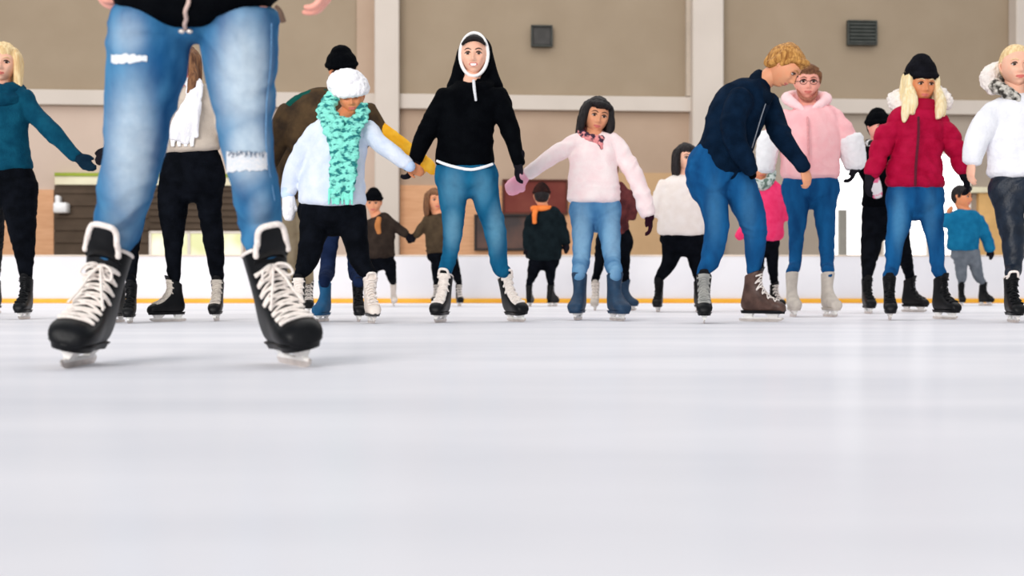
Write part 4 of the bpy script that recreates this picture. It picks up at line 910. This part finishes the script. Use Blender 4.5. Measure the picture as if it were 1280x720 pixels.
# R : man with glasses, pink fleece
def r_extra(R):
    pk = fabric('fleece_pink_light', (250, 206, 208), (252, 216, 218))
    hpart(R, 'hood', [('t', [(-.05, -.09, -.155), (-.095, -.055, -.125), (-.120, .01, -.095), (-.085, .085, -.08), (0, .115, -.075), (.085, .085, -.08), (.120, .01, -.095), (.095, -.055, -.125), (.05, -.09, -.155)], [.022, .032, .038, .042, .045, .042, .038, .032, .022]), ('t', [(-.04, -.095, -.16), (-.012, -.10, -.20)], [.016, .012]), ('t', [(.04, -.095, -.16), (.012, -.10, -.20)], [.016, .012])], pk, fold=.004, wx=(25, 25, 25))
    s, M = R['s'], R['M']; mb = MB(); gm = mat('glasses_rim', sr(70, 36, 36), rough=.3, scale=40, bump=0)
    for sg in (-1, 1):
        mb.add(*loft(xf(np.array([(sg * .031 + .0215 * math.cos(a), -.088 + .004 * abs(math.cos(a)), .001 + .016 * math.sin(a)) for a in np.linspace(0, 2 * PI, 12, endpoint=False)]) * s, M), [.0018 * s] * 12, n=7, closed=True))
        mb.add(*loft(xf(np.array([(sg * .053, -.084, .004), (sg * .070, -.05, .006), (sg * .077, .0, .006)]) * s, M), [.0015 * s] * 3, n=7))
    mb.add(*loft(xf(np.array([(-.010, -.090, .003), (0, -.094, .006), (.010, -.090, .003)]) * s, M), [.0016 * s] * 3, n=7))
    obj('glasses', mb, gm, R['root'])
    hpart(R, 'beard', [('t', [(-.060, -.025, -.040), (-.052, -.052, -.075), (-.028, -.074, -.102), (0, -.084, -.110), (.028, -.074, -.102), (.052, -.052, -.075), (.060, -.025, -.040)], [.007, .010, .012, .013, .012, .010, .007])], mat('stubble', sr(150, 92, 74), sr(170, 108, 88), scale=80, bump=.4), vox=.004, sm=1)
    ppart(R, 'zip', [[(1009, 146, 1.6, -.165), (1010, 165, 1.6, -.185), (1011, 218, 1.6, -.19)]], mat('zip_rose', sr(216, 150, 152), scale=60), vox=.005, sm=1)
    wh = fabric('sleeve_white', (232, 232, 234), (242, 242, 244))
    ppart(R, 'sleeve', [[(1061, 174, 17.5, 0), (1066, 192, 16, 0), (1069, 208, 13.5, 0)]], wh, fold=.006); ppart(R, 'sleeve', [[(963, 170, 15.5, 0), (959, 190, 14, .0), (957, 212, 11.5, 0)]], wh, fold=.006)
R = person('bearded man with glasses in a pink zip fleece and white sleeves', 8.6,
    head=(1009, 104, 46, -8, 4, 2), torso=[(1010, 132, 14), (1011, 139, 32), (1013, 155, 38), (1013, 180, 38), (1013, 205, 37), (1013, 220, 37)],
    arms=([(987, 147, 13), (970, 165, 13.5), (960, 185, 11.5), (957, 208, 9)], [(1039, 147, 14), (1053, 164, 14.5), (1064, 188, 12.5), (1069, 206, 10)]),
    pelvis=[(1013, 208, 33), (1013, 228, 36), (1013, 244, 35.5), (1013, 254, 20)], legs=([(995, 240, 18.5), (997, 268, 14), (995, 300, 10.5), (994, 330, 8.8), (994, 345, 8.5)], [(1031, 240, 18), (1031, 268, 14.5), (1033, 300, 11.5), (1034, 330, 9.5), (1034, 345, 9)]),
    feet=((991, 396, -4, sk_(size=1.0, black=BT_BEIGE, lace=None, sole=BT_BEIGE, tongue_h=0, hgt=1.15)), (1037, 396, 6, sk_(size=1.0, black=BT_BEIGE, lace=None, sole=BT_BEIGE, tongue_h=0, hgt=1.15))),
    top=fabric('fleece_pink', (248, 184, 188), (250, 196, 198), bscale=60, bump=.4), pants=J_ROYAL, pantname='jeans', topname='fleece', sk=SK_P, hair=(H_BROWN, 'short'),
    hands=(dict(at=(1070, 207, 1063, 232), mat=GLV, palm=(-1, .3, 0), s=1.0, fat=1.25, curl=26, thumb=1),), extras=r_extra, seed=17)
def s_extra(R):
    beanie(R, BLACK_C, 1.05, 1.08)
    hpart(R, 'neck_warmer', [('r', hring(.078, .075, -.125, .0, .02), [.030] * 16)], mat('snood_black_white', sr(20, 20, 22), sr(220, 220, 220), scale=24, lo=.52, hi=.58), fold=.003)
    ppart(R, 'glove', [[(1094, 222, 5, -.1), (1095, 234, 7, -.1), (1097, 246, 6, -.1)], [(1090, 232, 3.4, -.12), (1089, 243, 3, -.12)]], mat('glove_white_pink', sr(246, 240, 242), sr(236, 110, 150), scale=16, lo=.5, hi=.56))
person('child in a black hat and black clothes behind the maroon-jacketed woman', 9.5,
    head=(1098, 160, 36, 10, 0, 0), torso=[(1102, 180, 10), (1102, 186, 23), (1104, 205, 27), (1104, 230, 25), (1104, 256, 27)],
    arms=([(1083, 194, 9), (1080, 212, 8), (1086, 224, 7)], [(1124, 194, 9), (1128, 218, 8), (1126, 240, 7)]),
    pelvis=[(1103, 245, 26), (1103, 270, 27), (1106, 286, 24), (1108, 294, 15)], legs=([(1092, 285, 17), (1088, 312, 13), (1086, 345, 8.5)], [(1122, 285, 15), (1129, 312, 11), (1133, 345, 9)]),
    feet=((1085, 392, -4, sk_(size=.95, lace=BLK)), (1141, 390, 32, sk_(size=.95, lace=BLK))), top=BLACK_C, topname='coat', pants=T_BLACK, sk=SK_P, hair=(H_BLACK, 'tied'), extras=s_extra, vox=.012, seed=18)
# T : maroon puffer
def t_extra(R):
    beanie(R, fabric('hat_black', (14, 14, 18), (24, 24, 30), bump=.6), 1.2, 1.05, .014)
    mr = fabric('puffer_collar', (150, 12, 44), (164, 20, 54))
    hpart(R, 'collar', [('r', hring(.068, .070, -.105, .0, .0), [.026] * 16), ('r', hring(.080, .078, -.140, .0, .0), [.030] * 16)], mr)
    hpart(R, 'fur_hood', [('t', [(-.12, .02, -.13), (-.12, .07, -.08), (-.05, .11, -.05), (.05, .11, -.04), (.13, .07, -.05), (.155, .01, -.09)], [.04, .048, .045, .05, .062, .05])], fabric('fur_white', (244, 236, 230), (228, 218, 212), bscale=50, bump=.9), fold=.014, wx=(60, 60, 60))
    ppart(R, 'zip', [[(1148, 146, 1.7, -.17), (1148, 170, 1.7, -.175), (1145, 205, 1.7, -.175), (1144, 232, 1.7, -.18)]], mat('zip_wine', sr(84, 12, 34), scale=60), vox=.005, sm=1)
R = person('blonde woman in a black beanie and maroon quilted jacket, blue jeans', 7.7,
    head=(1151, 107, 49, 4, 4, 2), torso=[(1149, 132, 14), (1148, 141, 30), (1147, 155, 35), (1147, 185, 31), (1144, 210, 34), (1143, 229, 36)],
    arms=([(1123, 152, 13), (1108, 170, 14), (1098, 195, 12), (1090, 218, 10)], [(1173, 153, 13), (1187, 172, 13.5), (1198, 196, 11), (1205, 216, 9)]),
    pelvis=[(1143, 218, 33), (1144, 238, 36), (1144, 256, 35.5), (1145, 268, 20)], legs=([(1126, 250, 19), (1124, 280, 15.5), (1118, 305, 12.5), (1115, 335, 10), (1115, 352, 9)], [(1162, 250, 18.5), (1166, 280, 14.5), (1170, 305, 11.5), (1172, 335, 9.5), (1172, 352, 9)]),
    feet=((1112, 400, -14, sk_(size=.95, lace=BLK)), (1180, 399, 16, sk_(size=.95, lace=BLK))),
    top=fabric('puffer_maroon', (160, 10, 50), (178, 20, 62), rough=.6), pants=J_ROYAL, pantname='jeans', topname='jacket', sk=SK_W, puff=.115,
    hair=(H_PALE, 'long', [[(-.070, -.03, .0, .018), (-.088, -.045, -.03, .026), (-.100, -.075, -.10, .032), (-.120, -.095, -.17, .026), (-.128, -.10, -.22, .012)], [(-.08, -.05, -.02, .02), (-.075, -.09, -.10, .026), (-.085, -.11, -.17, .016)],
                           [(.070, -.03, .0, .018), (.085, -.045, -.03, .026), (.088, -.078, -.10, .032), (.080, -.105, -.16, .028), (.070, -.11, -.19, .016)], [(.085, -.04, -.02, .02), (.105, -.08, -.10, .024), (.105, -.10, -.17, .016)]]),
    hands=(dict(at=(1088, 220, 1082, 246), mat=GLV, palm=(1, .3, 0), s=.92, fat=1.15, curl=24, thumb=1), dict(at=(1206, 218, 1213, 240), mat=GLV, palm=(-1, .3, 0), s=.95, fat=1.2, curl=28)), extras=t_extra, seed=19)
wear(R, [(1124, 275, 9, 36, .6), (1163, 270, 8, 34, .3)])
# V : white jacket
def v_extra(R):
    hpart(R, 'fur_collar', [('t', [(-.03, -.10, -.175), (-.085, -.07, -.135), (-.105, .0, -.10), (-.07, .07, -.08), (.0, .09, -.08), (.08, .07, -.09), (.1, -.01, -.11), (.05, -.09, -.15)], [.026, .034, .036, .036, .036, .036, .034, .03])], mat('fur_grey', sr(56, 52, 46), sr(206, 200, 190), scale=22, bump=.9, lo=.42, hi=.56), fold=.010, wx=(50, 50, 50))
    hpart(R, 'fur_hood', [('t', [(-.11, .03, -.11), (-.125, .07, -.05), (-.07, .12, .0), (.06, .12, .0), (.12, .07, -.05)], [.035, .045, .05, .05, .04])], fabric('fur_white', (244, 236, 230)), fold=.010, wx=(60, 60, 60))
R = person('woman in a fluffy white jacket and dark coated jeans at the right edge', 7.2,
    head=(1270, 84, 54, -6, 0, 0), torso=[(1270, 118, 16), (1271, 126, 36), (1272, 145, 42), (1272, 180, 38), (1274, 205, 39), (1274, 217, 40)],
    arms=([(1245, 138, 15), (1230, 158, 16, -.03), (1219, 182, 15, -.05), (1214, 202, 12, -.05)], [(1308, 138, 17), (1318, 170, 15), (1322, 205, 12)]),
    pelvis=[(1274, 205, 34), (1275, 228, 39), (1276, 246, 38), (1277, 258, 20)], legs=([(1257, 236, 22), (1262, 268, 18.5), (1266, 300, 15.5), (1267, 335, 11.5), (1267, 350, 11)], [(1296, 236, 22), (1300, 268, 18.5), (1302, 300, 15.5), (1303, 345, 11.5)]),
    feet=((1266, 403, -8, sk_(size=.95, lace=BLK, rim=RIM)), (1304, 401, 8, sk_(size=.95, lace=BLK))),
    top=fabric('jacket_white', (240, 240, 244), (230, 230, 236), bscale=50, bump=.7), pants=T_LEATHER, topname='jacket', sk=SK_F, hair=(H_BLOND, 'tied'), fold=.011,
    hands=(dict(at=(1214, 202, 1212, 232), palm=(1, .3, 0), s=.95, curl=20, dz=-.06, thumb=1),), extras=v_extra, seed=20)
# ---- children far back by the boards
def h_extra(R):
    beanie(R, BLACK_C); ppart(R, 'print', [[(474, 272, 3, -.085), (472, 282, 4, -.09), (474, 292, 3, -.09)]], mat('print_orange', sr(176, 112, 60), scale=20), vox=.006)
person('small skater in a dark hat and dark jacket holding hands behind the white-hatted child', 12.2,
    head=(467, 254, 29, 0, 6, 0), torso=[(470, 269, 7), (472, 274, 17), (474, 290, 20), (474, 305, 19), (474, 320, 20)],
    arms=([(458, 280, 7), (454, 298, 6), (452, 316, 5)], [(488, 278, 7), (498, 286, 6.5), (508, 293, 5.5)]),
    pelvis=[(475, 312, 18), (475, 326, 19), (475, 334, 12)], legs=([(466, 328, 10), (465, 345, 7), (464, 362, 6)], [(487, 328, 9), (489, 345, 7.5), (490, 362, 6)]),
    feet=((463, 382.6, -8, sk_(size=.8, black=BT_WHITE)), (492, 382.6, 10, sk_(size=.8, black=BT_WHITE))), top=fabric('jacket_charcoal_brown', (44, 36, 32), (58, 48, 42)), pants=T_BLACK, topname='jacket', sk=SK_T, hair=(H_BLACK, 'tied'),
    hands=(dict(at=(508, 293, 517, 301), mat=GLV, s=.8, fat=1.2, curl=26),), extras=h_extra, vox=.013, seed=21, group=None)
person('brown-haired child in an olive jacket holding hands, half behind the hooded woman', 12.2,
    head=(544, 251, 29, 20, 0, 0), torso=[(547, 266, 7), (548, 271, 16), (549, 285, 18), (549, 300, 17), (550, 314, 18)],
    arms=([(536, 274, 7), (527, 285, 6.5), (519, 295, 5)], [(562, 276, 7), (566, 292, 6), (566, 306, 5)]),
    pelvis=[(550, 306, 17), (551, 320, 18), (552, 328, 11)], legs=([(546, 322, 9), (546, 342, 7), (546, 362, 6)], [(564, 322, 9), (570, 342, 7), (574, 362, 6)]),
    feet=((545, 382.6, -8, sk_(size=.8)), (574, 382.6, 12, sk_(size=.8))), top=fabric('jacket_moss', (66, 54, 42), (82, 68, 52)), pants=T_BLACK, topname='jacket', sk=SK_T, hair=(H_BROWN, 'long'),
    hands=(dict(at=(519, 294, 511, 303), mat=GLV, s=.8, fat=1.2, curl=26, dz=.03),), vox=.013, seed=22)
def l_extra(R):
    og = fabric('scarf_orange', (232, 116, 52), (240, 136, 70))
    beanie(R, fabric('hat_brown_black', (28, 20, 20), (60, 34, 30)), .95)
    hpart(R, 'scarf', [('r', hring(.085, .078, -.125, .0, .0), [.032] * 16), ('t', [(.06, .09, -.13), (.075, .115, -.19), (.075, .12, -.27)], [.03, .026, .022])], og, fold=.004)
person('child in a long black coat and orange scarf seen from behind', 12.3,
    head=(677, 246, 28, 180, 0, 0), torso=[(680, 260, 8), (681, 265, 19), (682, 282, 22), (681, 300, 22), (680, 322, 22)],
    arms=([(664, 272, 7.5), (660, 292, 7), (659, 310, 5.5)], [(698, 272, 8), (704, 288, 7), (708, 304, 5.5)]),
    pelvis=[(681, 314, 20), (681, 328, 19), (680, 334, 12)], legs=([(669, 328, 10), (665, 345, 7.5), (663, 362, 6.5)], [(688, 328, 9), (688, 345, 7), (689, 362, 6)]),
    feet=((662, 383, 170, sk_(size=.8, lace=BLK)), (690, 383, 150, sk_(size=.8, lace=BLK))), top=fabric('coat_black', (14, 22, 26), (22, 32, 36)), pants=T_BLACK, topname='coat', sk=SK_T, hair=(H_BLACK, 'short'),
    hands=(dict(at=(708, 304, 708, 316), mat=GLV, s=.75, fat=1.2, curl=20), dict(at=(659, 310, 660, 321), mat=GLV, s=.75, fat=1.2, curl=20)), extras=l_extra, vox=.013, seed=23)
person('child in a blue jacket and grey trousers between the maroon and white jacketed women', 12.6,
    head=(1203, 247, 29, 40, 0, 0), torso=[(1205, 262, 8), (1205, 267, 19), (1205, 282, 20), (1204, 296, 20), (1203, 310, 20)],
    arms=([(1189, 274, 8), (1182, 280, 6.5), (1184, 268, 5.5)], [(1222, 274, 8), (1231, 292, 7.5), (1238, 312, 6.5)]),
    pelvis=[(1204, 302, 18), (1207, 318, 19), (1208, 326, 12)], legs=([(1200, 322, 9), (1202, 345, 7.5), (1203, 360, 7)], [(1217, 322, 9.5), (1223, 345, 8), (1227, 360, 7.5)]),
    feet=((1202, 382.2, -14, sk_(size=.8, lace=BLK)), (1231, 382.0, 20, sk_(size=.8, lace=BLK))), top=fabric('jacket_blue', (18, 96, 136), (26, 112, 152)), pants=T_GREY, topname='jacket', sk=SK_W, hair=(H_BLACK, 'short'),
    hands=(dict(at=(1184, 268, 1192, 256), s=.75, curl=20), dict(at=(1238, 312, 1240, 324), mat=GLV, s=.75, fat=1.2, curl=20)), vox=.013, seed=24)
